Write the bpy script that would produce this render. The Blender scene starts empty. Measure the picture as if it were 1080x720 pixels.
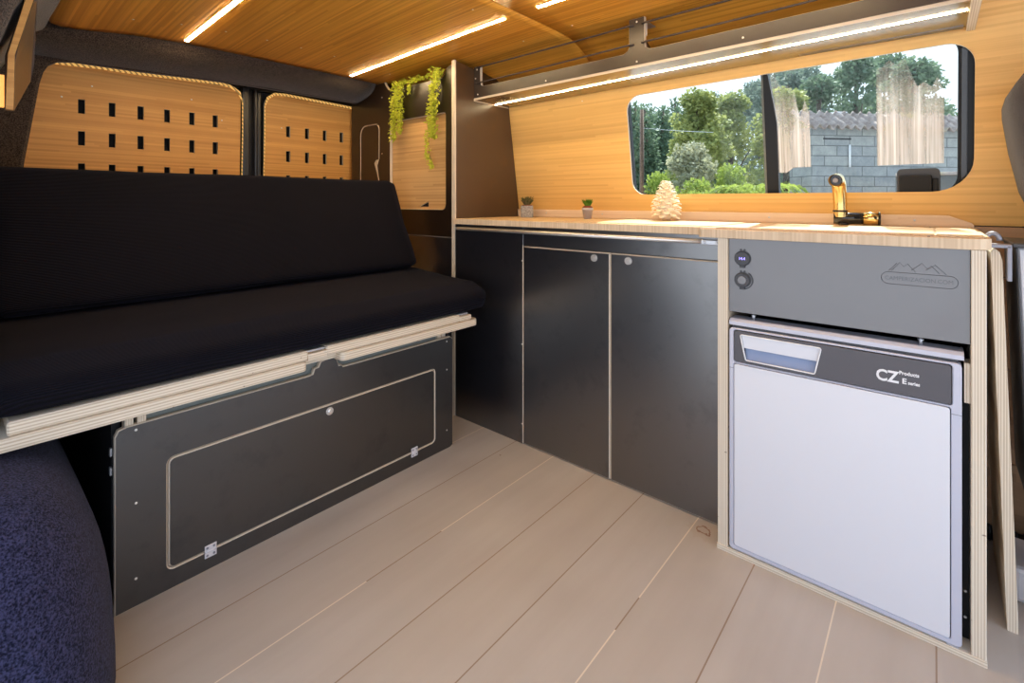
import bpy, bmesh, math, random
from mathutils import Vector, Matrix, noise as mnoise
R = math.radians
random.seed(7)
scn = bpy.context.scene
COL = scn.collection

# ------------------------------------------------------------------ helpers
def bm_new():
    return bmesh.new()

def merge(dst, src, mat=None):
    me = bpy.data.meshes.new('tmp')
    if mat is not None:
        for f in src.faces: f.material_index = mat
    src.to_mesh(me); src.free()
    dst.from_mesh(me); bpy.data.meshes.remove(me)

def box(bm, lo, hi, mat=0, bev=0.0, seg=1):
    b = bmesh.new()
    x0, y0, z0 = lo; x1, y1, z1 = hi
    vs = [b.verts.new(p) for p in ((x0,y0,z0),(x1,y0,z0),(x1,y1,z0),(x0,y1,z0),(x0,y0,z1),(x1,y0,z1),(x1,y1,z1),(x0,y1,z1))]
    for q in ((0,3,2,1),(4,5,6,7),(0,1,5,4),(1,2,6,5),(2,3,7,6),(3,0,4,7)):
        b.faces.new([vs[i] for i in q])
    if bev > 0:
        bmesh.ops.bevel(b, geom=list(b.edges), offset=bev, segments=seg, profile=0.5, affect='EDGES')
    merge(bm, b, mat)

def frame_of(d):
    d = Vector(d).normalized()
    a = Vector((0,0,1)) if abs(d.z) < .9 else Vector((1,0,0))
    u = d.cross(a).normalized()
    return u, d.cross(u).normalized()

def tube(bm, pts, r, seg=10, mat=0, cap=True):
    pts = [Vector(p) for p in pts]
    rs = r if isinstance(r, (list, tuple)) else [r]*len(pts)
    rings = []
    pu = None
    for i, p in enumerate(pts):
        d = (pts[min(i+1, len(pts)-1)] - pts[max(i-1, 0)])
        u, v = frame_of(d)
        if pu is not None:
            dn = d.normalized()
            u = (pu - dn*pu.dot(dn)).normalized(); v = dn.cross(u)
        pu = u
        rings.append([bm.verts.new(p + (u*math.cos(2*math.pi*k/seg) + v*math.sin(2*math.pi*k/seg))*rs[i]) for k in range(seg)])
    for a, b in zip(rings, rings[1:]):
        for k in range(seg):
            f = bm.faces.new((a[k], a[(k+1) % seg], b[(k+1) % seg], b[k])); f.material_index = mat; f.smooth = True
    if cap:
        for rg, rev in ((rings[0], True), (rings[-1], False)):
            f = bm.faces.new(rg[::-1] if rev else rg); f.material_index = mat

def disc(bm, c, n, r, t, seg=14, mat=0, dome=0.0):
    c = Vector(c); n = Vector(n).normalized()
    if dome:
        tube(bm, [c, c+n*t*.6, c+n*t], [r, r*.95, r*.55], seg, mat)
    else:
        tube(bm, [c, c+n*t], r, seg, mat)

def lathe(bm, prof, c, seg=24, mat=0):
    c = Vector(c); rings = []
    for r, z in prof:
        rings.append([bm.verts.new(c + Vector((r*math.cos(2*math.pi*k/seg), r*math.sin(2*math.pi*k/seg), z))) for k in range(seg)])
    for a, b in zip(rings, rings[1:]):
        for k in range(seg):
            f = bm.faces.new((a[k], a[(k+1) % seg], b[(k+1) % seg], b[k])); f.smooth = True; f.material_index = mat
    bm.faces.new(rings[0][::-1]).material_index = mat
    bm.faces.new(rings[-1]).material_index = mat

def prism(bm, poly, fmap, w0, w1, mat=0):
    """poly in (u,v); fmap(u,v,w)->xyz ; simple (convex-ish) extrusion"""
    a = [bm.verts.new(fmap(u, v, w0)) for u, v in poly]
    b = [bm.verts.new(fmap(u, v, w1)) for u, v in poly]
    n = len(poly)
    fs = [bm.faces.new(a[::-1]), bm.faces.new(b)]
    for i in range(n):
        fs.append(bm.faces.new((a[i], a[(i+1) % n], b[(i+1) % n], b[i])))
    for f in fs: f.material_index = mat

def rpoly(pts, n=6):
    """pts: (u,v,r) list -> polygon with rounded corners"""
    out = []
    m = len(pts)
    for i in range(m):
        u, v, r = pts[i]
        p = Vector((u, v))
        if r <= 0:
            out.append((u, v)); continue
        a = (Vector(pts[i-1][:2]) - p).normalized(); b = (Vector(pts[(i+1) % m][:2]) - p).normalized()
        ang = a.angle(b); d = r/math.tan(ang/2)
        p0 = p + a*d; p1 = p + b*d
        c = p + (a+b).normalized()*(r/math.sin(ang/2))
        v0 = p0-c; v1 = p1-c
        t0 = math.atan2(v0.y, v0.x); t1 = math.atan2(v1.y, v1.x)
        dt = (t1-t0+math.pi) % (2*math.pi) - math.pi
        for k in range(n+1):
            t = t0+dt*k/n
            out.append((c.x+r*math.cos(t), c.y+r*math.sin(t)))
    return out

def rr(u0, v0, u1, v1, r, n=6):
    return rpoly([(u0,v0,r),(u1,v0,r),(u1,v1,r),(u0,v1,r)], n)

def plate(bm, outer, holes, fmap, w0, w1, bev=0.0, mface=0, medge=1):
    """flat sheet with real holes; sheet faces get mface, cut edges and chamfers medge"""
    cu = bpy.data.curves.new('tmpc', 'CURVE'); cu.dimensions = '2D'; cu.fill_mode = 'BOTH'
    t = abs(w1-w0); cu.extrude = t/2 - bev
    if bev:
        cu.bevel_depth = bev; cu.bevel_resolution = 0; cu.offset = -bev
    for poly in [outer]+list(holes):
        s = cu.splines.new('POLY'); s.points.add(len(poly)-1)
        for p, (u, v) in zip(s.points, poly): p.co = (u, v, 0, 1)
        s.use_cyclic_u = True
    o = bpy.data.objects.new('tmpo', cu)
    me = bpy.data.meshes.new_from_object(o)
    b = bmesh.new(); b.from_mesh(me)
    bmesh.ops.remove_doubles(b, verts=list(b.verts), dist=1e-6)
    b.normal_update()
    for f in b.faces:
        f.material_index = mface if abs(f.normal.z) > .95 else medge
        f.smooth = False
    wm = (w0+w1)/2
    for v in b.verts:
        v.co = Vector(fmap(v.co.x, v.co.y, wm + v.co.z*(1 if w1 > w0 else -1)))
    bpy.data.objects.remove(o); bpy.data.curves.remove(cu); bpy.data.meshes.remove(me)
    bmesh.ops.recalc_face_normals(b, faces=list(b.faces))
    merge(bm, b)

def text_bm(bm, s, size, fmap, w0, w1, sx=1.0, bold=0.0, mat=0, align='LEFT'):
    cu = bpy.data.curves.new('tmpt', 'FONT'); cu.body = s; cu.size = size; cu.extrude = abs(w1-w0)/2; cu.offset = bold; cu.align_x = align
    cu.resolution_u = 3
    o = bpy.data.objects.new('tmpo', cu)
    me = bpy.data.meshes.new_from_object(o)
    b = bmesh.new(); b.from_mesh(me)
    for v in b.verts: v.co = Vector(fmap(v.co.x*sx, v.co.y, (w0+w1)/2+v.co.z))
    bmesh.ops.recalc_face_normals(b, faces=list(b.faces))
    bpy.data.objects.remove(o); bpy.data.curves.remove(cu); bpy.data.meshes.remove(me)
    merge(bm, b, mat)

def wpos(o):
    p = Vector(o.location)
    while o.parent: o = o.parent; p += Vector(o.location)
    return p

def obj(name, bm, mats, parent=None, smooth=False, label=None, cat=None, group=None, kind=None):
    if not isinstance(mats, (list, tuple)): mats = [mats]
    lo = Vector((min(v.co[i] for v in bm.verts) for i in range(3))); hi = Vector((max(v.co[i] for v in bm.verts) for i in range(3)))
    org = Vector(((lo.x+hi.x)/2, (lo.y+hi.y)/2, lo.z))
    for v in bm.verts: v.co -= org
    me = bpy.data.meshes.new(name)
    if smooth:
        for f in bm.faces: f.smooth = True
    bm.to_mesh(me); bm.free()
    for m in mats: me.materials.append(m)
    o = bpy.data.objects.new(name, me); COL.objects.link(o)
    if parent is not None:
        o.parent = parent; o.location = org - wpos(parent)
    else:
        o.location = org
    tag(o, label, cat, group, kind)
    return o

def tag(o, label=None, cat=None, group=None, kind=None):
    if label: o['label'] = label
    if cat: o['category'] = cat
    if group: o['group'] = group
    if kind: o['kind'] = kind
    return o

def thing(name, loc, label, cat, group=None, kind=None):
    o = bpy.data.objects.new(name, None); COL.objects.link(o); o.location = loc; o.empty_display_size = .05
    return tag(o, label, cat, group, kind)

def copy_tree(o, loc=None, label=None):
    c = o.copy(); COL.objects.link(c)
    if loc is not None: c.location = loc
    if label: c['label'] = label
    for ch in o.children:
        d = ch.copy(); COL.objects.link(d); d.parent = c
        for g in ch.children:
            e = g.copy(); COL.objects.link(e); e.parent = d
    return c

def shade_angle(o, deg=40):
    me = o.data
    for p in me.polygons: p.use_smooth = True
    b = bmesh.new(); b.from_mesh(me)
    for e in b.edges:
        if len(e.link_faces) == 2 and e.calc_face_angle(0) > R(deg): e.smooth = False
    b.to_mesh(me); b.free()

# ------------------------------------------------------------------ materials
def nt(name):
    m = bpy.data.materials.new(name); m.use_nodes = True
    t = m.node_tree; t.nodes.clear()
    out = t.nodes.new('ShaderNodeOutputMaterial'); p = t.nodes.new('ShaderNodeBsdfPrincipled')
    t.links.new(p.outputs[0], out.inputs[0])
    return m, t, p

def N(t, kind, **kw):
    n = t.nodes.new(kind)
    for k, v in kw.items():
        if k in n.inputs.keys() if isinstance(k, str) else False: n.inputs[k].default_value = v
        else: setattr(n, k, v)
    return n

def math_(t, op, a, b=None, c=None):
    n = t.nodes.new('ShaderNodeMath'); n.operation = op
    for i, x in enumerate((a, b, c)):
        if x is None: continue
        if hasattr(x, 'is_linked') or hasattr(x, 'links'): t.links.new(x, n.inputs[i])
        else: n.inputs[i].default_value = x
    return n.outputs[0]

def ramp(t, fac, stops):
    n = t.nodes.new('ShaderNodeValToRGB')
    el = n.color_ramp.elements
    while len(el) < len(stops): el.new(.5)
    for e, (p, c) in zip(el, stops): e.position = p; e.color = (*c, 1)
    t.links.new(fac, n.inputs[0])
    return n.outputs[0]

def mix(t, fac, a, b, mode='MIX'):
    n = t.nodes.new('ShaderNodeMix'); n.data_type = 'RGBA'; n.blend_type = mode
    for s, x in ((0, fac), (6, a), (7, b)):
        if isinstance(x, (float, int)): n.inputs[s].default_value = x
        elif isinstance(x, tuple): n.inputs[s].default_value = (*x, 1)
        else: t.links.new(x, n.inputs[s])
    return n.outputs[2]

def coords(t, scale=(1,1,1), out='Object'):
    tc = t.nodes.new('ShaderNodeTexCoord'); mp = t.nodes.new('ShaderNodeMapping'); mp.inputs['Scale'].default_value = scale
    t.links.new(tc.outputs[out], mp.inputs[0])
    return mp.outputs[0]

def noise(t, vec, scale=5, detail=3, rough=.5):
    n = t.nodes.new('ShaderNodeTexNoise'); n.inputs['Scale'].default_value = scale; n.inputs['Detail'].default_value = detail; n.inputs['Roughness'].default_value = rough
    t.links.new(vec, n.inputs['Vector'])
    return n.outputs[0]

def bump(t, p, h, strength=.2, dist=.002):
    b = t.nodes.new('ShaderNodeBump'); b.inputs['Strength'].default_value = strength; b.inputs['Distance'].default_value = dist
    t.links.new(h, b.inputs['Height']); t.links.new(b.outputs[0], p.inputs['Normal'])

def simple(name, col, rough=.5, metal=0.0, spec=.5, emit=None, es=0, coat=0, var=.05):
    m, t, p = nt(name)
    v = noise(t, coords(t), 30, 2)
    c = mix(t, v, tuple(x*(1-var) for x in col), tuple(min(1, x*(1+var)) for x in col))
    t.links.new(c, p.inputs['Base Color'])
    p.inputs['Roughness'].default_value = rough; p.inputs['Metallic'].default_value = metal; p.inputs['Specular IOR Level'].default_value = spec
    p.inputs['Coat Weight'].default_value = coat
    if emit:
        p.inputs['Emission Color'].default_value = (*emit, 1); p.inputs['Emission Strength'].default_value = es
    return m

def bamboo(name, grain='X', cross='Z', dark=(.36,.17,.045), light=(.60,.33,.11), rough=.42, strip=.0065):
    m, t, p = nt(name)
    tc = t.nodes.new('ShaderNodeTexCoord')
    sp = t.nodes.new('ShaderNodeSeparateXYZ'); t.links.new(tc.outputs['Object'], sp.inputs[0])
    g = sp.outputs[grain]; c = sp.outputs[cross]
    sid = math_(t, 'FLOOR', math_(t, 'DIVIDE', c, strip))
    w1 = t.nodes.new('ShaderNodeTexWhiteNoise'); w1.noise_dimensions = '1D'; t.links.new(sid, w1.inputs['W'])
    seg = math_(t, 'FLOOR', math_(t, 'ADD', math_(t, 'MULTIPLY', g, 1.4), math_(t, 'MULTIPLY', w1.outputs[0], 9.0)))
    w2 = t.nodes.new('ShaderNodeTexWhiteNoise'); w2.noise_dimensions = '2D'
    cb = t.nodes.new('ShaderNodeCombineXYZ'); t.links.new(sid, cb.inputs[0]); t.links.new(seg, cb.inputs[1]); t.links.new(cb.outputs[0], w2.inputs['Vector'])
    sc = {'X': 1.6, 'Y': 1.6, 'Z': 1.6}; sc[cross] = 260
    for k in sc:
        if k not in (grain, cross): sc[k] = 1.0
    fib = noise(t, coords(t, (sc['X'], sc['Y'], sc['Z'])), 1, 3, .6)
    sc2 = dict(sc); sc2[cross] = 28
    brd = noise(t, coords(t, (sc2['X'], sc2['Y'], sc2['Z'])), 1, 2)
    f = math_(t, 'ADD', math_(t, 'MULTIPLY', w2.outputs[0], .34), math_(t, 'ADD', math_(t, 'MULTIPLY', fib, .38), math_(t, 'MULTIPLY', brd, .34)))
    col = ramp(t, f, [(.22, dark), (.78, light)])
    t.links.new(col, p.inputs['Base Color'])
    p.inputs['Roughness'].default_value = rough
    p.inputs['Specular IOR Level'].default_value = .4
    bump(t, p, fib, .08, .001)
    return m

def film(name, col=(.020,.020,.023), rough=.36, spec=.5, ior=1.5):
    m, t, p = nt(name)
    n1 = noise(t, coords(t), 9, 5, .65)
    n2 = noise(t, coords(t), 2.2, 3)
    fac = ramp(t, n1, [(.55, (0,0,0)), (.72, (1,1,1))])
    c = mix(t, fac, col, tuple(x*1.5 for x in col))
    t.links.new(c, p.inputs['Base Color'])
    r = math_(t, 'ADD', math_(t, 'MULTIPLY', n2, .14), rough-.07)
    t.links.new(r, p.inputs['Roughness'])
    t.links.new(math_(t, 'SUBTRACT', spec, math_(t, 'MULTIPLY', fac, spec*.22)), p.inputs['Specular IOR Level']); p.inputs['IOR'].default_value = ior
    return m

def ply(name, axis='Z', pitch=.0042, light=(.78,.68,.54), dark=(.56,.44,.31)):
    m, t, p = nt(name)
    tc = t.nodes.new('ShaderNodeTexCoord')
    sp = t.nodes.new('ShaderNodeSeparateXYZ'); t.links.new(tc.outputs['Object'], sp.inputs[0])
    s = math_(t, 'SINE', math_(t, 'MULTIPLY', sp.outputs[axis], 2*math.pi/pitch))
    sc = [3,3,3]; sc['XYZ'.index(axis)] = 500
    fib = noise(t, coords(t, tuple(sc)), 1, 3)
    kn = noise(t, coords(t), 60, 1)
    f = math_(t, 'ADD', math_(t, 'MULTIPLY', s, .32), math_(t, 'MULTIPLY', fib, .9))
    col = ramp(t, f, [(.15, dark), (.55, light)])
    spots = ramp(t, kn, [(.20, (1,1,1)), (.24, (0,0,0))])
    col = mix(t, spots, col, (.12,.07,.04))
    t.links.new(col, p.inputs['Base Color'])
    p.inputs['Roughness'].default_value = .6
    return m

def fleece(name, c0, c1, scale=300, sheen=.25):
    m, t, p = nt(name)
    n1 = noise(t, coords(t), scale, 2, .7); n2 = noise(t, coords(t), 60, 3)
    f = math_(t, 'ADD', math_(t, 'MULTIPLY', n1, .86), math_(t, 'MULTIPLY', n2, .14))
    t.links.new(ramp(t, f, [(.39, c0), (.61, c1)]), p.inputs['Base Color'])
    p.inputs['Roughness'].default_value = .95; p.inputs['Specular IOR Level'].default_value = .1
    p.inputs['Sheen Weight'].default_value = sheen; p.inputs['Sheen Roughness'].default_value = .5
    bump(t, p, n1, .6, .003)
    return m

def corduroy(name):
    m, t, p = nt(name)
    tc = t.nodes.new('ShaderNodeTexCoord')
    sp = t.nodes.new('ShaderNodeSeparateXYZ'); t.links.new(tc.outputs['Object'], sp.inputs[0])
    s = math_(t, 'SUBTRACT', sp.outputs['Z'], sp.outputs['X'])
    wob = math_(t, 'MULTIPLY', noise(t, coords(t), 3, 2), .010)
    w = math_(t, 'SINE', math_(t, 'MULTIPLY', math_(t, 'ADD', s, wob), 2*math.pi/.0050))
    w01 = math_(t, 'ADD', math_(t, 'MULTIPLY', w, .5), .5)
    n1 = noise(t, coords(t), 7, 3)
    c = mix(t, w01, (.0022,.0020,.0030), mix(t, n1, (.0032,.0028,.0062), (.0072,.0062,.0135)))
    t.links.new(c, p.inputs['Base Color'])
    p.inputs['Roughness'].default_value = .85; p.inputs['Specular IOR Level'].default_value = .12
    p.inputs['Sheen Weight'].default_value = .04; p.inputs['Sheen Roughness'].default_value = .4
    p.inputs['Sheen Tint'].default_value = (.55,.55,.8,1)
    bump(t, p, w01, .6, .0025)
    return m

def floor_mat():
    m, t, p = nt('floor_planks')
    tc = t.nodes.new('ShaderNodeTexCoord')
    geo = t.nodes.new('ShaderNodeNewGeometry')
    sp = t.nodes.new('ShaderNodeSeparateXYZ'); t.links.new(geo.outputs['Position'], sp.inputs[0])
    q = math_(t, 'DIVIDE', math_(t, 'ADD', sp.outputs['X'], 3.2465), .1625)   # seams every 16 cm
    pid = math_(t, 'FLOOR', q); fr = math_(t, 'FRACT', q)
    d = math_(t, 'MINIMUM', fr, math_(t, 'SUBTRACT', 1.0, fr))
    line = math_(t, 'LESS_THAN', d, .0085)
    wn = t.nodes.new('ShaderNodeTexWhiteNoise'); wn.noise_dimensions = '1D'; t.links.new(pid, wn.inputs['W'])
    cb = t.nodes.new('ShaderNodeCombineXYZ')
    t.links.new(math_(t, 'MULTIPLY', sp.outputs['X'], 14), cb.inputs[0])
    t.links.new(math_(t, 'ADD', math_(t, 'MULTIPLY', sp.outputs['Y'], 1.6), math_(t, 'MULTIPLY', wn.outputs[0], 30)), cb.inputs[1])
    gr = noise(t, cb.outputs[0], 1, 4, .55)
    cl = noise(t, coords(t), 5, 3)
    f = math_(t, 'ADD', math_(t, 'MULTIPLY', gr, .6), math_(t, 'MULTIPLY', cl, .4))
    col = ramp(t, f, [(.3, (.435,.375,.32)), (.7, (.545,.485,.425))])
    col = mix(t, math_(t, 'MULTIPLY', wn.outputs[0], .35), col, (.475,.395,.315))
    # seam filler: pale on some joints, dark on others
    w2 = t.nodes.new('ShaderNodeTexWhiteNoise'); w2.noise_dimensions = '1D'
    t.links.new(math_(t, 'ADD', math_(t, 'ROUND', q), 31.0), w2.inputs['W'])
    pale = math_(t, 'GREATER_THAN', w2.outputs[0], .45)
    brk = noise(t, coords(t), 2.5, 2)
    lc = mix(t, math_(t, 'MULTIPLY', pale, math_(t, 'GREATER_THAN', brk, .42)), (.26,.16,.09), (.80,.68,.52))
    col = mix(t, math_(t, 'MULTIPLY', line, .85), col, lc)
    # one brown resin stain in front of the fridge cabinet
    vs_ = t.nodes.new('ShaderNodeVectorMath'); vs_.operation = 'DISTANCE'; t.links.new(geo.outputs['Position'], vs_.inputs[0]); vs_.inputs[1].default_value = (-.452,1.292,0)
    dd = math_(t, 'ADD', vs_.outputs['Value'], math_(t, 'MULTIPLY', math_(t, 'SUBTRACT', noise(t, coords(t), 38, 3), .5), .05))
    rg = math_(t, 'LESS_THAN', math_(t, 'ABSOLUTE', math_(t, 'SUBTRACT', dd, .013)), .0028)
    col = mix(t, math_(t, 'MULTIPLY', rg, .75), col, (.20,.06,.015))
    col = mix(t, math_(t, 'MULTIPLY', math_(t, 'LESS_THAN', dd, .04), .12), col, (.40,.20,.08))
    # knots
    vo = t.nodes.new('ShaderNodeTexVoronoi'); vo.inputs['Scale'].default_value = 3.1; t.links.new(coords(t), vo.inputs['Vector'])
    kn = math_(t, 'LESS_THAN', vo.outputs['Distance'], .011)
    col = mix(t, math_(t, 'MULTIPLY', kn, .8), col, (.16,.06,.02))
    t.links.new(col, p.inputs['Base Color'])
    r = math_(t, 'ADD', math_(t, 'MULTIPLY', cl, .15), .36)
    t.links.new(r, p.inputs['Roughness'])
    bump(t, p, math_(t, 'SUBTRACT', math_(t, 'MULTIPLY', gr, .15), line), .25, .001)
    return m

M = {}
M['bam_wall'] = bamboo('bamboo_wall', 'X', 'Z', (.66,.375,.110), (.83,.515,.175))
M['bam_shaded'] = bamboo('bamboo_lower_wall_shaded', 'X', 'Z', (.31,.175,.095), (.46,.28,.155), strip=.02)  # bamboo with its shade put into the base colour
M['bam_ceil'] = bamboo('bamboo_ceiling', 'X', 'Y', (.52,.19,.014), (.90,.44,.066), rough=.36)
M['bam_door'] = bamboo('bamboo_door', 'Y', 'Z', (.52,.235,.055), (.74,.385,.11), rough=.5)
M['bam_hatch'] = bamboo('bamboo_hatch', 'X', 'Z', (.46,.25,.09), (.70,.44,.20), rough=.5)
M['bam_top'] = bamboo('bamboo_worktop', 'X', 'Y', (.52,.34,.17), (.76,.56,.34), rough=.4)
M['bam_end'] = bamboo('bamboo_end_grain', 'Z', 'X', (.56,.40,.25), (.76,.60,.42), rough=.6, strip=.004)
M['bam_lip'] = bamboo('bamboo_upstand', 'X', 'Z', (.72,.54,.38), (.86,.69,.52), rough=.5)
M['film'] = film('black_film_ply', (.0055,.0055,.0090), .30, 1.0, 1.95)
M['film_bench'] = film('black_film_bench', (.0075,.0068,.0075), .30, 1.0, 1.62)
M['engrave'] = film('engraved_film', (.042,.038,.043), .46, .9, 1.6)
M['film_gloss'] = film('gloss_film_reflected_tint', (.25,.165,.055), .2, .8)  # reflected brown and olive put into the glossy underside's base colour
M['film_lit'] = film('black_film_fascia_lit', (.072,.064,.066), .34, 1.0, 1.65)  # door film lightened: reflected daylight put into the base colour
M['film_brown'] = film('brown_black_film', (.066,.034,.015), .36, .7)
M['film_dark'] = film('black_film_led_tint', (.014,.0075,.0045), .30, .8)  # black film with the brown of the LED glow mixed into its base
M['ply_x'] = ply('ply_edge_layers', 'X')
M['ply_z'] = ply('ply_edge_layers_flat', 'Z', .0058)
M['ply_y'] = ply('ply_edge_layers_deep', 'Y')
M['edge'] = simple('ply_cut_line', (.62,.53,.42), .6)
M['fleece'] = fleece('charcoal_fleece', (.018,.0125,.010), (.092,.066,.054))
M['fleece_blue'] = fleece('navy_fleece', (.006,.0065,.018), (.047,.047,.105), 300, .05)
M['cord'] = corduroy('navy_corduroy')
M['floor'] = floor_mat()
M['steel'] = simple('brushed_steel', (.78,.75,.72), .32, .7)
M['zinc'] = simple('zinc_plate', (.62,.63,.66), .38, .75)
M['chrome'] = simple('bright_screw', (.88,.85,.80), .35, .25)
M['hinge'] = simple('pale_hinge_metal', (.74,.70,.72), .35, .15)
M['bracket'] = simple('grey_hinge_metal', (.27,.27,.31), .42, .4)
M['amber_lit'] = simple('lit_bamboo_glow', (.8,.5,.2), .5, emit=(1.0,.46,.08), es=1.0)
M['gold'] = simple('polished_gold', (.78,.56,.24), .18, 1.0)
M['blackm'] = simple('black_gloss_metal', (.015,.015,.017), .18, 0, .6)
M['black'] = simple('matt_black', (.006,.006,.007), .7)
M['rubber'] = simple('black_rubber', (.006,.006,.007), .4, spec=.3)
M['plastic_dk'] = simple('dark_grey_plastic', (.05,.05,.055), .45)
M['fr_white'] = simple('fridge_white', (.745,.735,.765), .32, var=.006)
M['fr_frame'] = simple('fridge_grey_frame', (.56,.56,.64), .32, var=.006)
M['fr_strip'] = simple('fridge_dark_strip', (.085,.077,.086), .38, var=.02)
M['fr_blue'] = simple('fridge_handle_hollow', (.30,.36,.52), .4)
M['lettering'] = simple('white_lettering', (.85,.83,.83), .5)
M['display'] = simple('display_blue', (.1,.1,.3), .3, emit=(.28,.22,1.0), es=3.0)
M['led'] = simple('led_diffuser', (.9,.85,.75), .5, emit=(1.0,.74,.40), es=90.0)
M['led_shelf'] = simple('led_diffuser_shelf', (.9,.85,.75), .5, emit=(1.0,.78,.46), es=42.0)
M['grey_strip'] = simple('grey_green_rail', (.16,.18,.17), .5)
M['dark_bronze'] = simple('dark_cord', (.055,.040,.035), .6)
M['seat_cloth'] = fleece('grey_seat_cloth', (.050,.047,.050), (.080,.075,.078), 700)
M['seat_shell'] = simple('pale_grey_plastic', (.62,.60,.62), .4)
M['concrete'] = fleece('grey_concrete', (.25,.24,.24), (.42,.41,.40), 160)
M['pot_white'] = simple('pale_grey_pot', (.50,.48,.52), .6)
M['soil'] = simple('red_brown_soil', (.22,.06,.025), .9)
M['cone'] = simple('bleached_cone', (.92,.83,.68), .6)
M['door_metal'] = simple('dark_door_metal', (.014,.011,.010), .28, 0, .5)

def led_rope():
    m, t, p = nt('led_rope')
    tc = t.nodes.new('ShaderNodeTexCoord'); sp = t.nodes.new('ShaderNodeSeparateXYZ'); t.links.new(tc.outputs['Object'], sp.inputs[0])
    s = math_(t, 'SINE', math_(t, 'MULTIPLY', math_(t, 'ADD', sp.outputs['Y'], sp.outputs['Z']), 2*math.pi/.017))
    e = math_(t, 'ADD', math_(t, 'MULTIPLY', math_(t, 'GREATER_THAN', s, -.1), .75), .12)
    p.inputs['Base Color'].default_value = (.35,.22,.08,1); p.inputs['Emission Color'].default_value = (1.0,.55,.15,1)
    t.links.new(e, p.inputs['Emission Strength'])
    return m
M['rope'] = led_rope()

def leafmat(name, c0, c1, trans=.35):
    m, t, p = nt(name)
    n1 = noise(t, coords(t), 1.3, 4, .7)
    oi = t.nodes.new('ShaderNodeObjectInfo')
    wn = noise(t, coords(t), 90, 0)
    f = math_(t, 'ADD', math_(t, 'MULTIPLY', n1, .6), math_(t, 'MULTIPLY', wn, .4))
    col = ramp(t, f, [(.33, c0), (.67, c1)])
    t.links.new(col, p.inputs['Base Color']); p.inputs['Roughness'].default_value = .6; p.inputs['Specular IOR Level'].default_value = .25
    tr = t.nodes.new('ShaderNodeBsdfTranslucent'); t.links.new(col, tr.inputs[0])
    mx = t.nodes.new('ShaderNodeMixShader'); mx.inputs[0].default_value = trans
    t.links.new(p.outputs[0], mx.inputs[1]); t.links.new(tr.outputs[0], mx.inputs[2])
    out = [n for n in t.nodes if n.type == 'OUTPUT_MATERIAL'][0]
    t.links.new(mx.outputs[0], out.inputs[0])
    return m
M['lf_pine'] = leafmat('pine_needles', (.085,.145,.095), (.25,.33,.20))
M['lf_acacia'] = leafmat('acacia_leaves', (.13,.19,.075), (.52,.52,.17))
M['lf_euc'] = leafmat('eucalyptus_leaves', (.11,.16,.13), (.32,.38,.29))
M['lf_bright'] = leafmat('bright_leaves', (.12,.20,.035), (.52,.58,.13))
M['lf_grey'] = leafmat('pale_leaves', (.15,.17,.09), (.62,.59,.40))
M['lf_hang'] = leafmat('trailing_leaves', (.36,.44,.04), (.80,.80,.10), .35)
M['lf_pot'] = leafmat('pot_grass', (.05,.16,.015), (.22,.42,.04), .3)
M['lf_succ'] = leafmat('succulent_leaves', (.07,.10,.03), (.30,.22,.10), .2)
M['bark'] = fleece('bark', (.05,.035,.025), (.16,.12,.09), 20)
M['pole'] = fleece('weathered_pole', (.10,.06,.04), (.20,.12,.08), 20)
M['earth'] = fleece('pale_gravel', (.38,.38,.38), (.56,.56,.56), 3)

def block_mat():
    m, t, p = nt('stone_blocks')
    br = t.nodes.new('ShaderNodeTexBrick'); t.links.new(coords(t, out='UV'), br.inputs['Vector'])
    br.inputs['Scale'].default_value = 1; br.inputs['Brick Width'].default_value = .55; br.inputs['Row Height'].default_value = .20; br.inputs['Mortar Size'].default_value = .010
    br.inputs['Color1'].default_value = (.33,.33,.31,1); br.inputs['Color2'].default_value = (.25,.26,.27,1); br.inputs['Mortar'].default_value = (.13,.13,.13,1)
    n1 = noise(t, coords(t), 6, 5, .7)
    t.links.new(mix(t, .55, br.outputs[0], ramp(t, n1, [(.3, (.5,.5,.5)), (.7, (1.25,1.22,1.15))]), 'MULTIPLY'), p.inputs['Base Color'])
    p.inputs['Roughness'].default_value = .9
    bump(t, p, br.outputs['Fac'], -.5, .01)
    return m
M['blocks'] = block_mat()
def tile_mat():
    m, t, p = nt('roof_tiles')
    n1 = noise(t, coords(t), 7, 5, .7); n2 = noise(t, coords(t), 1.2, 3)
    c = ramp(t, n1, [(.3, (.22,.15,.12)), (.7, (.50,.42,.37))])
    c = mix(t, ramp(t, n2, [(.6, (0,0,0)), (.7, (1,1,1))]), c, (.38,.33,.06))
    t.links.new(c, p.inputs['Base Color']); p.inputs['Roughness'].default_value = .9
    return m
M['tiles'] = tile_mat()

def glass_mat():
    m, t, p = nt('tinted_window_glass')
    t.nodes.remove(p)
    out = [n for n in t.nodes if n.type == 'OUTPUT_MATERIAL'][0]
    tr = t.nodes.new('ShaderNodeBsdfTransparent'); tr.inputs[0].default_value = (.86,.90,.89,1)
    gl = t.nodes.new('ShaderNodeBsdfGlossy'); gl.inputs['Roughness'].default_value = .02
    fr = t.nodes.new('ShaderNodeFresnel'); fr.inputs[0].default_value = 1.45
    mx = t.nodes.new('ShaderNodeMixShader')
    geo = t.nodes.new('ShaderNodeNewGeometry')
    t.links.new(math_(t, 'MULTIPLY', math_(t, 'SUBTRACT', 1.0, geo.outputs['Backfacing']), fr.outputs[0]), mx.inputs[0]); t.links.new(tr.outputs[0], mx.inputs[1]); t.links.new(gl.outputs[0], mx.inputs[2])
    t.links.new(mx.outputs[0], out.inputs[0])
    return m
M['glass'] = glass_mat()

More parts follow.
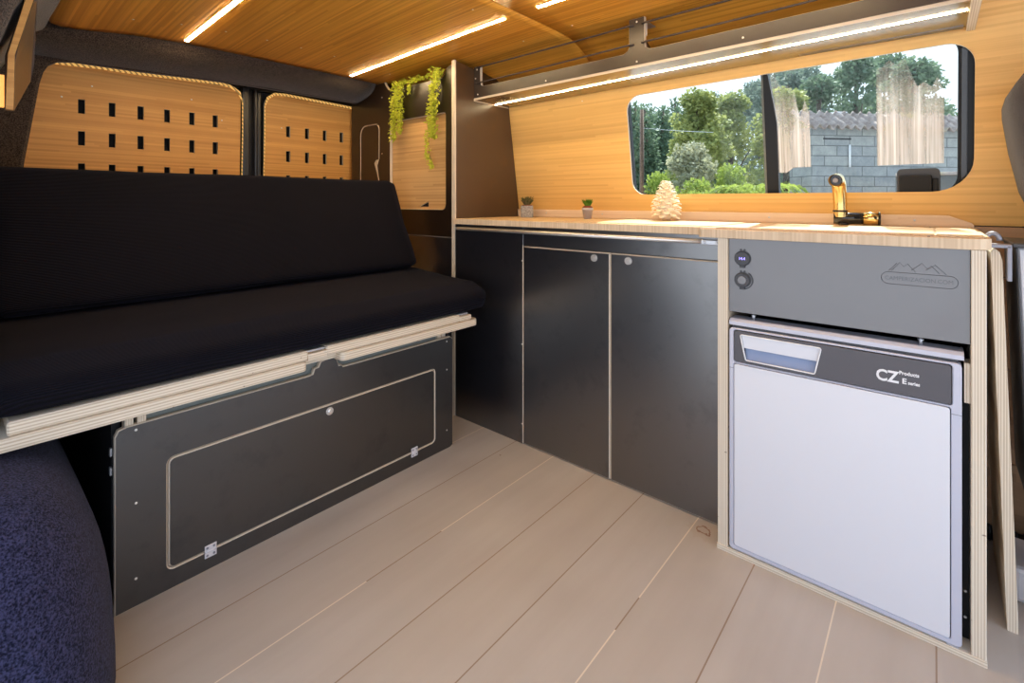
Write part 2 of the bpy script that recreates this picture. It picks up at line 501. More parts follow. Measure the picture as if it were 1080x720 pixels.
def falloff(t, st, f2):
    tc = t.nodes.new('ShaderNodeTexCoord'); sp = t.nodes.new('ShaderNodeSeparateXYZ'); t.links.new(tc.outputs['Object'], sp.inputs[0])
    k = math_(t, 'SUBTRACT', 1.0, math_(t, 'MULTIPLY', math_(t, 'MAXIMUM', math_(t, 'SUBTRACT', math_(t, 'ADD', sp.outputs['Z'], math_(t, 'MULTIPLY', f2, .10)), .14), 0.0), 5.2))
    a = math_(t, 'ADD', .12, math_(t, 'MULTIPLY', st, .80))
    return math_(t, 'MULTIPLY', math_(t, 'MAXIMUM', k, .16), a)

def streakpatch_mat():  # streaky translucent sheet on the pane, fading out towards the top
    m, t, p = nt('streaky_patch')
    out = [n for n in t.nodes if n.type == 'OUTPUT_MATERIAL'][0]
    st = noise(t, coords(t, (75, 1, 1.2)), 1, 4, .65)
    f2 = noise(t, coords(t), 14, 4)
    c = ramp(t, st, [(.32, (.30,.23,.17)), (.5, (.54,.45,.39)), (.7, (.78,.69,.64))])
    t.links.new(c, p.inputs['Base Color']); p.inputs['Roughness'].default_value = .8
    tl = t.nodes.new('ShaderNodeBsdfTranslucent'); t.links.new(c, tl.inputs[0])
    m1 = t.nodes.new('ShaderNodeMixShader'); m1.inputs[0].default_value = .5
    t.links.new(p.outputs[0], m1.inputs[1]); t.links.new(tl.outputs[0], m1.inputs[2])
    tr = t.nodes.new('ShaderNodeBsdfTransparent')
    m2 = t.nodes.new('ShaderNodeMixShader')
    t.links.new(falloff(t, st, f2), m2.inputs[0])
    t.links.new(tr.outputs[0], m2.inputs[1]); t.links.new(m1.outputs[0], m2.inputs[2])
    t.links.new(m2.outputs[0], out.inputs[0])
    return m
M['patch'] = streakpatch_mat()

# ------------------------------------------------------------------ common maps
def XZ(y):      # sheet lying in a plane of constant Y ; w grows towards +Y
    return lambda u, v, w: (u, y+w, v)
def YZ(x):      # sheet in a plane of constant X ; w grows towards +X
    return lambda u, v, w: (x+w, u, v)
def XY(z):
    return lambda u, v, w: (u, v, z+w)
def wallY(z): return 1.745 - .157*(z-.787)
def WALL(u, v, w): return (u, wallY(v)+w, v)      # leaning side wall
def ceilz(x, y):
    zr = 1.46 if x > -1.0 else 1.46 - .034*min(1.1, (-1.0-x))**1.2
    k = abs((y-.87)/.6)**4
    return zr - (.030 if y < .87 else .007)*k - 2.2*max(0, y-1.46)**2

def screw(parent, p, n, r=.0035, t=.002, mat='chrome'):
    b = bm_new(); disc(b, p, n, r, t, 10, 0, dome=1)
    return obj('screw', b, M[mat], parent)

# ------------------------------------------------------------------ the shell of the van
b = bm_new()
box(b, (-2.32, -.05, -.04), (1.0, 1.76, 0.0))
flo = obj('floor', b, M['floor'], kind='structure', label='pale birch plank floor of the van', cat='floor')

# kitchen side wall : upper leaning sheet with the window opening, lower sheet in painted shade
WIN = rpoly([(-.878,.885,.05),(.078,.885,.085),(.078,1.262,.055),(-.878,1.252,.055)], 8)
b = bm_new()
plate(b, [(-2.30,.797),(1.0,.797),(1.0,1.476),(-2.30,1.476)], [WIN], WALL, 0, .008)
wr = obj('wall_right', b, [M['bam_wall'], M['edge']], kind='structure', label='bamboo clad side wall around the window', cat='wall')
for px in ((-1.07,1.262),(-.70,1.295),(-.20,1.30)):
    screw(wr, WALL(px[0], px[1], 0), (0,-1,-.1), .0025, .0015)
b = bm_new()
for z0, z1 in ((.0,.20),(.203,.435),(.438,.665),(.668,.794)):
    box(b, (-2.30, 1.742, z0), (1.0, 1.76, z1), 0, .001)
obj('wall_lower_right', b, M['bam_shaded'], kind='structure', label='lower wall boards with painted-in shade beyond the fridge cabinet', cat='wall')
b = bm_new()   # body skin outside
plate(b, [(-2.32,-.05),(1.0,-.05),(1.0,.86),(-2.32,.86)], [], lambda u, v, w: (u, 1.80+w, v), 0, .01)
plate(b, [(-2.32,.86),(1.0,.86),(1.0,1.51),(-2.32,1.51)], [rpoly([(-.93,.88,.05),(.14,.88,.05),(.14,1.32,.05),(-.93,1.32,.05)])], lambda u, v, w: (u, wallY(v)+.068+w, v), 0, .01)
obj('wall_outer_skin', b, [M['door_metal'], M['door_metal']], kind='structure', label='outer metal skin of the van behind the bamboo wall', cat='wall')

# ceiling : two bamboo sheets following the roof
def ceil_sheet(name, x0, x1, label):
    b = bm_new()
    nx = 26; ny = 30
    grid = []
    for i in range(nx+1):
        x = x0+(x1-x0)*i/nx
        ym = .188
        r = .125; d = x-(-2.03)
        if d < r: ym += r - math.sqrt(max(0, r*r-(r-d)**2))
        row = []
        for j in range(ny+1):
            y = ym+(1.68-ym)*j/ny
            row.append((b.verts.new((x, y, ceilz(x, y))), b.verts.new((x, y, ceilz(x, y)+.006))))
        grid.append(row)
    for i in range(nx):
        for j in range(ny):
            q = [grid[i][j], grid[i+1][j], grid[i+1][j+1], grid[i][j+1]]
            b.faces.new([v[0] for v in q][::-1]).smooth = True
            b.faces.new([v[1] for v in q]).smooth = True
    bd = [(grid[0][j], grid[0][j+1]) for j in range(ny)] + [(grid[nx][j+1], grid[nx][j]) for j in range(ny)] + [(grid[i+1][0], grid[i][0]) for i in range(nx)] + [(grid[i][ny], grid[i+1][ny]) for i in range(nx)]
    for a, c in bd: b.faces.new((a[0], c[0], c[1], a[1]))
    bmesh.ops.recalc_face_normals(b, faces=list(b.faces))
    return obj(name, b, M['bam_ceil'], kind='structure', label=label, cat='ceiling')
ce = ceil_sheet('ceiling', -2.03, -1.003, 'bamboo ceiling sheet above the sofa')
ce2 = ceil_sheet('ceiling', -1.0, 1.0, 'bamboo ceiling sheet above the kitchen, beyond the joint')
for p in ((-1.86,.374),(-1.83,.493),(-1.81,.616),(-1.80,.747),(-1.795,.868),(-1.80,1.005),(-1.815,1.146),(-1.85,1.30),(-1.09,.82),(-1.09,.943),(-1.09,1.074),(-1.11,1.222),(-1.15,1.396)):
    screw(ce, (p[0], p[1], ceilz(*p)), (0,0,-1), .003, .0015)
for p in ((-.90,1.05),(-.905,1.209),(-.93,1.388)):
    screw(ce2, (p[0], p[1], ceilz(*p)), (0,0,-1), .003, .0015)
b = bm_new(); box(b, (-2.36,-.06,1.50), (1.0,1.84,1.53)); box(b, (-2.36,1.60,1.478), (1.0,1.84,1.53))
obj('roof', b, M['door_metal'], kind='structure', label='metal roof skin of the van', cat='roof')

# near side : fleece wall, door header
prof = [(-.02,0),(-.015,.6),(.015,.9),(.045,1.08),(.078,1.2),(.140,1.335),(.163,1.360),(.187,1.374),(.194,1.385),(.197,1.50)]
b = bm_new()
xs = [-2.30,-1.9,-1.5,-1.18,-1.15]
rows = [[b.verts.new((x, y - (.03 if k == len(xs)-1 else 0), z)) for (y, z) in prof] for k, x in enumerate(xs)]
rows2 = [[b.verts.new((x, -.09 if z < 1.3 else y-.12, z)) for (y, z) in prof] for x in xs]
for A, rev in ((rows, False), (rows2, True)):
    for i in range(len(xs)-1):
        for j in range(len(prof)-1):
            q = (A[i][j], A[i+1][j], A[i+1][j+1], A[i][j+1])
            f = b.faces.new(q[::-1] if rev else q); f.smooth = not rev
for j in range(len(prof)-1):
    b.faces.new((rows[-1][j], rows2[-1][j], rows2[-1][j+1], rows[-1][j+1])); b.faces.new((rows[0][j+1], rows2[0][j+1], rows2[0][j], rows[0][j]))
bmesh.ops.recalc_face_normals(b, faces=list(b.faces))
obj('wall_left', b, M['fleece'], kind='structure', label='fleece covered side wall beside the sofa', cat='wall')
b = bm_new(); box(b, (-1.15,-.06,1.345), (1.0,.235,1.50), 0, .03, 3)
obj('trim_1', b, M['fleece'], kind='structure', label='fleece covered header above the sliding door', cat='trim')

# rear : pillar sheet and headliner
b = bm_new()
outl = [(-.06,.40),(.145,.40),(.145,.80),(.160,.975),(.196,1.24)] + \
       [(.205,1.278),(.217,1.303),(.24,1.320),(.28,1.328),(.462,1.332),(.641,1.341),(.81,1.347),(1.40,1.350),(1.40,1.50),(-.06,1.50)]
plate(b, outl, [], YZ(-2.215), 0, .035, .008, 0, 0)
obj('trim_2', b, M['fleece'], kind='structure', label='fleece covered pillar and surround of the rear doors', cat='trim')
b = bm_new()
pr = [(-2.185,1.340),(-2.15,1.344),(-2.10,1.356),(-2.06,1.374),(-2.035,1.398),(-2.026,1.425),(-2.03,1.47),(-2.18,1.49)]
ys = [.06+(1.345-.06)*i/24 for i in range(25)]
rw = []
for y in ys:
    dz = (ceilz(-2.03, y) - 1.424)
    zb = 1.329 + .022*min(1, max(0, (y-.3)/.6))**.8
    rw.append([b.verts.new((x, y, zb + (z-1.340)/(1.425-1.340)*(1.426+dz-zb))) for x, z in pr])
for i in range(24):
    for j in range(len(pr)-1):
        b.faces.new((rw[i][j], rw[i+1][j], rw[i+1][j+1], rw[i][j+1])).smooth = True
b.faces.new(rw[0]); b.faces.new(rw[-1][::-1])
bmesh.ops.recalc_face_normals(b, faces=list(b.faces))
obj('trim_3', b, M['fleece'], kind='structure', label='rounded fleece beam across the ceiling end above the rear doors', cat='trim')

# rear doors with perforated bamboo panels
b = bm_new(); box(b, (-2.36,-.06,-.05), (-2.315,1.80,1.5))
obj('wall_rear', b, M['black'], kind='structure', label='dark metal shell behind the rear door panels', cat='wall')
def rear_door(n, outer, hy, hz, scr, rope_pts, frame_boxes, label):
    d = thing('door_%d' % n, (-2.30, (outer[0][0]+outer[2][0])/2, .3), label, 'door', kind='structure')
    b = bm_new()
    holes = [[(y-.0095,z-.025),(y+.0095,z-.025),(y+.0095,z+.025),(y-.0095,z+.025)] for y in hy for z in hz]
    plate(b, outer, holes, YZ(-2.27), -.012, 0)
    obj('bamboo_panel', b, [M['bam_door'], M['edge']], d)
    b = bm_new(); tube(b, rope_pts, [.0062 if p[2] > 1.30 else .0022 for p in rope_pts], 6)
    obj('light_rope', b, M['rope'], d, label='glowing warm light rope along the panel edge')
    for y, z in scr: screw(d, (-2.27, y, z), (1,0,0), .003, .0015)
    b = bm_new()
    for lo, hi, bv in frame_boxes: box(b, lo, hi, 0, bv, 2)
    obj('door_frame', b, M['door_metal'], d)
    return d
o1 = rpoly([(.05,.45,0),(.822,.45,0),(.832,1.347,.055),(.05,1.332,.03)], 8)
rope1 = [(-2.262,.226,1.331),(-2.262,.35,1.338),(-2.262,.48,1.340),(-2.262,.62,1.347),(-2.262,.74,1.352),(-2.262,.79,1.347),(-2.262,.822,1.327),(-2.262,.836,1.285),(-2.262,.836,1.15),(-2.262,.832,.9)]
rear_door(1, o1, [.310+.0845*i for i in range(6)], [1.193,1.081,.968,.855,.74], [(.338,1.269),(.258,1.219),(.646,1.27),(.757,1.20)], rope1,
          [((-2.314,.838,.4),(-2.27,.872,1.36),.008),((-2.314,.02,1.354),(-2.28,.86,1.40),.004)], 'left rear door with a perforated bamboo panel')
o2 = rpoly([(.925,.45,0),(1.46,.45,0),(1.46,1.328,0),(.932,1.346,.055)], 8)
rope2 = [(-2.262,.924,.9),(-2.262,.928,1.15),(-2.262,.929,1.285),(-2.262,.942,1.322),(-2.262,.972,1.345),(-2.262,1.02,1.349),(-2.262,1.2,1.343),(-2.262,1.38,1.337)]
rear_door(2, o2, [1.037+.0897*i for i in range(4)], [1.182,1.067,.955,.84], [(1.006,1.196)], rope2,
          [((-2.314,.886,.4),(-2.262,.900,1.35),.005),((-2.314,.902,.4),(-2.272,.918,1.345),.004),((-2.314,.874,.4),(-2.29,.886,1.35),.002),((-2.314,.87,1.352),(-2.28,1.50,1.40),.004)], 'right rear door with a perforated bamboo panel')

# near over-door shelf end seen at the left edge of the frame
t = thing('overdoor_shelf', (-1.40,.08,1.02), 'end of the overhead shelf with plywood edge and dark side at the fleece pillar', 'shelf')
b = bm_new()
prism(b, [(.068,1.022),(.0775,1.022),(.079,1.12),(.120,1.30),(.109,1.30),(.0705,1.12)], YZ(-1.25), 0, .012)
obj('front_board', b, M['bam_door'], t)
b = bm_new()
A = [(-1.254,.079,1.022),(-1.254,.080,1.12),(-1.254,.121,1.30),(-1.60,.140,1.36),(-1.60,.134,1.18),(-1.60,.128,1.14)]
va = [b.verts.new(p) for p in A]; vb = [b.verts.new((p[0]-.004, p[1]-.012, p[2])) for p in A]
b.faces.new(va); b.faces.new(vb[::-1])
for i in range(6): b.faces.new((va[i], va[(i+1) % 6], vb[(i+1) % 6], vb[i]))
bmesh.ops.recalc_face_normals(b, faces=list(b.faces))
obj('end_panel', b, M['film_brown'], t)
b = bm_new(); box(b, (-1.268,.056,1.028), (-1.256,.067,1.085)); obj('glow_strip', b, M['amber_lit'], t)  # amber-emitting block painting the LED glow on the bamboo
for y, z in ((.1100,1.225),(.1035,1.155),(.0995,1.107)): screw(t, (-1.50,y,z), (.15,-1,0), .0042, .004)

# carpeted wheel arch beside the bench
b = bm_new()
stations = [(-2.20,.212,.415),(-1.7,.212,.415),(-1.35,.212,.415),(-1.20,.211,.415),(-1.12,.200,.412),(-1.04,.180,.40),(-.98,.150,.35),(-.945,.11,.28)]
rings = []
for x, w, h in stations:
    ring = [(w, 0.0)] + [(max(-.012, (w+.012)*(math.cos(math.pi/2*k/14)**.6) -.012), h*math.sin(math.pi/2*k/14)**.9) for k in range(1, 15)] + [(-.012, 0.0)]
    rings.append([b.verts.new((x, y, z)) for y, z in ring])
n = len(rings[0])
for a, c in zip(rings, rings[1:]):
    for j in range(n): b.faces.new((a[j], a[(j+1) % n], c[(j+1) % n], c[j])).smooth = True
b.faces.new(rings[0]); b.faces.new(rings[-1][::-1])
bmesh.ops.recalc_face_normals(b, faces=list(b.faces))
obj('wheel_arch', b, M['fleece_blue'], label='rounded wheel arch covered in dark blue fleece, left of the bench front', cat='wheel arch cover')

# ------------------------------------------------------------------ the sofa bench
def cushion(name, prof, y0, y1, bev, label, cat, wr=.004, ny=46):
    b = bm_new()
    rows = []
    sub = []
    m = len(prof)
    for i in range(m):
        p, q = Vector(prof[i]), Vector(prof[(i+1) % m])
        k = max(1, int((q-p).length/.03))
        for s in range(k): sub.append(p.lerp(q, s/k))
    c = sum(sub, Vector((0,0)))/len(sub)
    for i in range(ny+1):
        y = y0+(y1-y0)*i/ny
        e = min(y-y0, y1-y)
        sh = 0 if e > bev else bev - math.sqrt(max(0, bev*bev-(bev-e)**2))
        row = []
        for p in sub:
            d = (p-c); L = d.length
            q = p - d.normalized()*sh*.55
            nn = mnoise.noise(Vector((q.x*7, y*3.2, q.y*7)))*wr + mnoise.noise(Vector((q.x*18+3, y*11, q.y*18)))*wr*.35
            q = q + d.normalized()*nn
            row.append(b.verts.new((q.x, y, q.y)))
        rows.append(row)
    n = len(sub)
    for a, d in zip(rows, rows[1:]):
        for j in range(n): b.faces.new((a[j], a[(j+1) % n], d[(j+1) % n], d[j])).smooth = True
    b.faces.new(rows[0]); b.faces.new(rows[-1][::-1])
    bmesh.ops.recalc_face_normals(b, faces=list(b.faces))
    return obj(name, b, M['cord'], label=label, cat=cat)
cushion('seat_cushion', rpoly([(-1.70,.4795,.02),(-1.225,.4795,.015),(-1.198,.53,.03),(-1.275,.568,.05),(-1.70,.590,.02)], 5), .035, 1.285, .05,
        'dark navy corduroy seat cushion lying on the plywood bench boards', 'cushion')
cushion('backrest_cushion', rpoly([(-1.572,.592,.02),(-1.69,.592,.02),(-1.85,.935,.03),(-1.742,.948,.022)], 5), .06, 1.245, .02,
        'dark navy corduroy backrest cushion leaning in front of the rear doors', 'cushion', .003)

# bed platform boards
t = thing('bed_platform', (-1.6,.6,.42), 'pale layered plywood bed boards carrying the navy seat cushion', 'bed board')
b = bm_new()
box(b, (-2.20,.068,.449), (-1.22,.609,.4735), 0, .003); obj('slat_board', b, M['ply_z'], t)
b = bm_new(); box(b, (-2.20,.609,.449), (-1.22,.661,.465), 0, .001); box(b, (-2.20,.661,.449), (-1.22,1.141,.4735), 0, .003); box(b, (-2.20,1.141,.449), (-1.22,1.196,.466), 0, .002)
obj('slat_board', b, M['ply_z'], t)
for y0, y1, zt in ((.610,.660,.4715),(1.1415,1.190,.4725)):
    b = bm_new(); box(b, (-1.30,y0,.4655), (-1.232,y1,zt), 0, .001); obj('hinge_plate', b, M['zinc'], t, label='grey metal plate in the board notch')
b = bm_new(); plate(b, rpoly([(-2.2,.03,0),(-1.216,.03,0),(-1.216,.605,.012),(-2.2,.605,0)]), [], XY(.424), 0, .0235, .002, 0, 0); obj('slide_out_board', b, M['ply_z'], t)
b = bm_new(); plate(b, rpoly([(-2.2,.702,0),(-1.216,.702,.014),(-1.216,1.226,.018),(-2.2,1.226,0)]), [], XY(.424), 0, .0235, .002, 0, 0); obj('slide_out_board', b, M['ply_z'], t)
b = bm_new(); box(b, (-2.2,.60,.430), (-1.25,.72,.448)); obj('centre_board', b, M['ply_z'], t)

# bench box with hatch
t = thing('bench_box', (-1.29,.70,0), 'black bench front under the sofa with a large lockable hatch', 'storage bench')
ptop = [(1.163,.006),(1.163,.376),(1.152,.387),(.742,.387),(.738,.393),(.729,.393),(.726,.404),(.722,.414),(.712,.420),(.688,.420),(.674,.417),(.668,.404),(.656,.402),(.652,.389),(.640,.387),(.246,.387),(.232,.383),(.226,.370),(.226,.0),(1.150,.0)]
b = bm_new()
HR = rr(.3185,.0445,1.0815,.2925,.014, 5)
plate(b, ptop[::-1], [HR], YZ(-1.28), -.015, 0, .0022)
fp = obj('front_panel', b, [M['film_bench'], M['edge']], t)
b = bm_new(); plate(b, rr(.3205,.0465,1.0795,.2905,.013, 5), [], YZ(-1.28), -.015, 0, .0024)
hd = obj('hatch_door', b, [M['film_bench'], M['edge']], t)
b = bm_new(); box(b, (-1.294,.30,.03), (-1.2905,1.10,.31)); obj('hatch_rebate', b, M['edge'], t)
b = bm_new(); disc(b, (-1.28,.700,.273), (1,0,0), .0105, .003, 20); disc(b, (-1.277,.700,.273), (1,0,0), .0075, .0035, 20, dome=1)
obj('lock_knob', b, M['steel'], hd, smooth=False)
for y in (.403,.995):
    b = bm_new(); box(b, (-1.28,y-.0125,.030), (-1.278,y+.0125,.0435), 0, .0005); box(b, (-1.28,y-.0125,.0455), (-1.278,y+.0125,.059), 0, .0005)
    tube(b, [(-1.2785,y-.0125,.0445),(-1.2785,y+.0125,.0445)], .0022, 8)
    for dy in (-.007,.007):
        for z in (.036,.053): disc(b, (-1.278,y+dy,z), (1,0,0), .0027, .0008, 8, 1)
    obj('hinge', b, [M['hinge'], M['bracket']], hd)
for y, z in ((.262,.375),(.262,.06),(1.135,.373),(1.135,.275),(1.135,.065),(.262,.22)): screw(t, (-1.28,y,z), (1,0,0), .0028, .0012)
b = bm_new(); box(b, (-1.304,.27,.36), (-1.297,1.10,.4235)); obj('rail', b, M['grey_strip'], t)
for y in (.244,.266,1.108,1.128):
    b = bm_new(); box(b, (-1.31,y,.33), (-1.285 if y < .5 else -1.297,y+.015,.4238)); obj('rib', b, M['ply_y'], t)
b = bm_new(); box(b, (-2.2,.226,0), (-1.31,.241,.40)); obj('side_panel', b, M['black'], t)
b = bm_new(); box(b, (-2.2,1.148,0), (-1.297,1.163,.40)); obj('side_panel', b, M['black'], t)
for z in (.327,.287):
    b = bm_new(); box(b, (-1.31,.2222,z), (-1.300,.2258,z+.016)); obj('side_bracket', b, M['zinc'], t)

# ------------------------------------------------------------------ tall cabinet in the rear corner
t = thing('tall_cabinet', (-1.85,1.5,0), 'tall black cabinet in the rear corner with a bamboo hatch', 'cabinet')
SP = [(1.335,0),(1.742,0),(1.742,.787),(wallY(1.40)-.003,1.40),(1.335,1.425)]
b = bm_new()
prism(b, [(1.340,0),(1.738,0),(1.738,.795),(wallY(1.36)-.004,1.36),(1.58,1.395),(1.340,1.425)], YZ(-1.456), -.0165, 0)
sp = obj('side_panel', b, M['film_brown'], t, label='brown-black side panel above the worktop')
b = bm_new(); box(b, (-1.4735,1.333,0), (-1.455,1.340,1.428)); obj('edge_strip', b, M['edge'], t, label='pale plywood edge of the side panel')
for z in (.902,1.19,1.358,.735,.60): screw(t, (-1.4815,1.345,z), (0,-1,0), .003, .0015)
b = bm_new()
up = [(-2.24,.7115),(-1.4745,.7115),(-1.4745,1.415),(-1.505,1.415)] + [(-1.524,1.405),(-1.530,1.384),(-1.546,1.372),(-1.90,1.372),(-1.925,1.379),(-1.945,1.402),(-1.955,1.418),(-2.10,1.412),(-2.24,1.40)]
hole = rpoly([(-1.91,.825,.02),(-1.524,.825,.025),(-1.524,1.226,.012),(-1.91,1.226,.04)], 6)
sm = rpoly([(-2.158,.86,.01),(-1.996,.86,.01),(-1.996,.955,.0),(-2.034,1.042,.006),(-1.996,1.062,.0),(-1.996,1.230,.03),(-2.158,1.230,.045)], 5)
plate(b, up, [hole, sm], XZ(1.345), 0, .015, .0012)
obj('front_panel', b, [M['film_dark'], M['edge']], t, label='black upper front with rounded openings')
b = bm_new(); sm2 = rpoly([(-2.154,.864,.01),(-2.000,.864,.01),(-2.000,.955,.0),(-2.0,.98,0),(-2.0,1.02,0),(-2.000,1.062,.0),(-2.000,1.226,.028),(-2.154,1.226,.042)], 5)
plate(b, sm2, [], XZ(1.345), .0005, .014, .001); obj('small_door', b, [M['film_dark'], M['edge']], t, label='small black door outlined in pale wood')
b = bm_new(); prism(b, [(-1.999,.956),(-2.016,1.000),(-2.036,1.041),(-2.022,1.056),(-1.999,1.058),(-2.013,1.030)], XZ(1.3435), 0, .002); obj('finger_notch', b, M['edge'], t, label='pale curved finger notch')
b = bm_new()
plate(b, [(-1.99,.79),(-1.49,.79),(-1.49,1.26),(-1.99,1.26)], [[(-1.717,.836),(-1.652,.836),(-1.652,.858)]], XZ(1.361), 0, .008)
obj('bamboo_hatch', b, [M['bam_hatch'], M['edge']], t, label='bamboo sliding hatch with a small triangular finger hole')
b = bm_new(); box(b, (-2.24,1.345,.0), (-1.4745,1.360,.7085), 0, .0008); obj('lower_panel', b, M['film'], t)
b = bm_new(); box(b, (-2.24,1.3605,.7085), (-1.4745,1.70,.7115), 0); obj('divider', b, M['edge'], t)
b = bm_new(); box(b, (-2.24,1.362,1.345), (-1.4745,1.655,1.358)); obj('top_shelf', b, M['film_brown'], t)
b = bm_new(); box(b, (-2.24,1.372,.80), (-1.50,1.376,1.30)); obj('back_liner', b, M['black'], t)
for x, z in ((-1.974,1.349),(-1.974,1.084)): screw(t, (x,1.345,z), (0,-1,0), .003, .0015)

# trailing plant on the cabinet top
t = thing('trailing_plant', (-1.70,1.40,1.36), 'yellow-green trailing plant hanging over the top of the tall black cabinet', 'hanging plant')
random.seed(11)
def strand(pts, n, spread, size):
    b = bm_new()
    P = [Vector(p) for p in pts]
    L = [0]
    for a, c in zip(P, P[1:]): L.append(L[-1]+(c-a).length)
    def at(s):
        s *= L[-1]
        for i in range(len(P)-1):
            if s <= L[i+1]: return P[i].lerp(P[i+1], (s-L[i])/(L[i+1]-L[i]))
        return P[-1]
    tube(b, [at(i/12) for i in range(13)], .0012, 5, 1)
    for i in range(n):
        s = random.random()**.85
        sp = spread*(1.0-.55*s)
        c = at(s) + Vector((random.gauss(0,sp), -abs(random.gauss(0,sp)), random.gauss(0,sp*.6)))
        if c.z < 1.392: c.y = min(c.y, 1.339 - random.random()*.010)
        d = Vector((random.uniform(-1,1), random.uniform(-1.2,.1), random.uniform(-1.2,.4))).normalized()
        w = d.cross(Vector((random.uniform(-1,1), random.uniform(-1,1), random.uniform(-1,1)))).normalized()
        l = size*random.uniform(.6,1.2)
        tip = c+d*l
        if tip.z < 1.392 or c.z < 1.392: tip.y = min(tip.y, 1.336)
        m0 = c + d*l*.5
        nrm = d.cross(w)*l*.12
        q = [c, m0+w*l*.19+nrm, tip, m0-w*l*.19+nrm]
        for p in q:
            if c.z < 1.40: p.y = min(p.y, 1.3425)
            else: p.z = max(p.z, 1.378)
            p.x = min(p.x, -1.533)
            p.z = min(p.z, 1.415); 
        v = [b.verts.new(p) for p in q]
        b.faces.new((v[0], v[1], v[2])); b.faces.new((v[0], v[2], v[3]))
    return b
strands = [([(-1.80,1.37,1.40),(-1.815,1.330,1.385),(-1.835,1.330,1.29),(-1.850,1.330,1.14)], 480, .016, .020),
           ([(-1.79,1.37,1.40),(-1.79,1.330,1.38),(-1.80,1.330,1.28),(-1.80,1.330,1.17)], 330, .013, .020),
           ([(-1.66,1.37,1.392),(-1.70,1.335,1.392),(-1.735,1.332,1.375),(-1.745,1.330,1.335)], 170, .009, .017),
           ([(-1.555,1.37,1.405),(-1.555,1.335,1.405),(-1.565,1.330,1.30),(-1.575,1.330,1.13)], 620, .017, .021),
           ([(-1.54,1.37,1.405),(-1.55,1.330,1.37),(-1.60,1.330,1.22),(-1.615,1.330,1.12),(-1.61,1.33,1.05),(-1.58,1.330,1.00)], 300, .011, .019),
           ([(-1.60,1.37,1.395),(-1.66,1.350,1.396),(-1.70,1.36,1.392),(-1.80,1.37,1.395)], 130, .009, .017)]
for s in strands: obj('strand', strand(*s), [M['lf_hang'], M['bark']], t)
b = bm_new(); lathe(b, [(.035,0),(.045,.03),(.043,.034)], (-1.70,1.45,1.3585), 14); obj('pot', b, M['black'], t)

# ------------------------------------------------------------------ kitchen
t = thing('kitchen_cabinet', (-.94,1.5,0), 'long black kitchen cabinet with two doors under the worktop', 'cabinet')
b = bm_new(); box(b, (-1.455,1.335,0), (-1.1015,1.350,.7685), 0, .0006); obj('fixed_panel', b, M['film'], t)
b = bm_new(); box(b, (-1.1005,1.335,.7025), (-.4075,1.350,.7685), 0, .0006); obj('top_rail_panel', b, M['film'], t)
def chamfer_panel(x0, x1, z0, z1, y, tk, c=.0035):
    b = bm_new(); plate(b, rr(x0,z0,x1,z1,.003,2), [], XZ(y), 0, tk, c); return b
d1 = obj('door', chamfer_panel(-1.100,-.7545,.003,.7005,1.3335,.0165), [M['film'], M['edge']], t)
d2 = obj('door', chamfer_panel(-.7525,-.4085,.003,.7005,1.3335,.0165), [M['film'], M['edge']], t)
for d, x in ((d1,-.810),(d2,-.692)):
    b = bm_new(); disc(b, (x,1.3335,.681), (0,-1,0), .0115, .003, 22); tube(b, [(x,1.3305,.681),(x,1.328,.681)], [.0082,.0068], 18)
    tube(b, [(x,1.3278,.681),(x,1.3268,.681)], [.0035,.0030], 12)
    obj('push_lock', b, M['steel'], d)
for z in (.648,.352,.07): screw(t, (-1.107,1.335,z), (0,-1,0), .003, .0012)
b = bm_new(); box(b, (-1.455,1.3505,0.001), (-.4075,1.40,.768)); obj('carcass', b, M['black'], t)
b = bm_new(); box(b, (-.770,1.3495,.001), (-.735,1.3505,.70)); obj('mullion', b, M['edge'], t)
b = bm_new(); box(b, (-1.1032,1.3332,.002), (-1.0995,1.3352,.7035), 0, .0004); obj('edge_strip', b, M['edge'], t, label='pale plywood edge beside the left door')
b = bm_new(); tube(b, [(-1.425,1.322,.7515),(-.47,1.322,.7515)], .0062, 14)
rail = obj('rail', b, M['steel'], t, label='stainless rail under the worktop edge')
b = bm_new(); box(b, (-.474,1.319,.7445), (-.424,1.3245,.7565), 0, .001); disc(b, (-.431,1.319,.7505), (0,-1,0), .0035, .002, 10, dome=1); disc(b, (-.462,1.319,.7505), (0,-1,0), .0035, .002, 10, dome=1); box(b, (-.434,1.3245,.746), (-.428,1.335,.755)); obj('rail_bracket', b, M['zinc'], rail)
b = bm_new(); box(b, (-1.44,1.319,.7465), (-1.415,1.3345,.7565), 0, .001); obj('rail_bracket', b, M['zinc'], rail)

# worktop
t = thing('worktop', (-.7,1.5,.77), 'pale bamboo worktop running along the kitchen below the window', 'worktop')
out = rpoly([(-1.4545,1.742,0),(-1.4545,1.325,0),(-.470,1.325,.02),(-.452,1.247,.012),(.082,1.247,.035),(.082,1.742,0)], 6)
b = bm_new(); plate(b, out, [], XY(.7690), 0, .021, .0008, 0, 1); obj('top_board', b, [M['bam_top'], M['bam_end']], t)
b = bm_new(); box(b, (-1.4545,1.3238,.7692), (-1.1485,1.3262,.7898)); obj('front_lip', b, M['bam_end'], t)
for x0, x1, y0, y1 in ((-.425,.000,1.285,1.64),(.004,.074,1.275,1.69),(-1.0,-.455,1.37,1.66)):
    b = bm_new(); plate(b, rr(x0,y0,x1,y1,.012,4), [], XY(.7900), 0, .0022, .0006, 0, 1); obj('lid', b, [M['bam_top'], M['bam_end']], t)
b = bm_new(); box(b, (-.010,1.262,.7900), (-.006,1.70,.7906)); obj('joint', b, M['bark'], t)
t = bm_new()
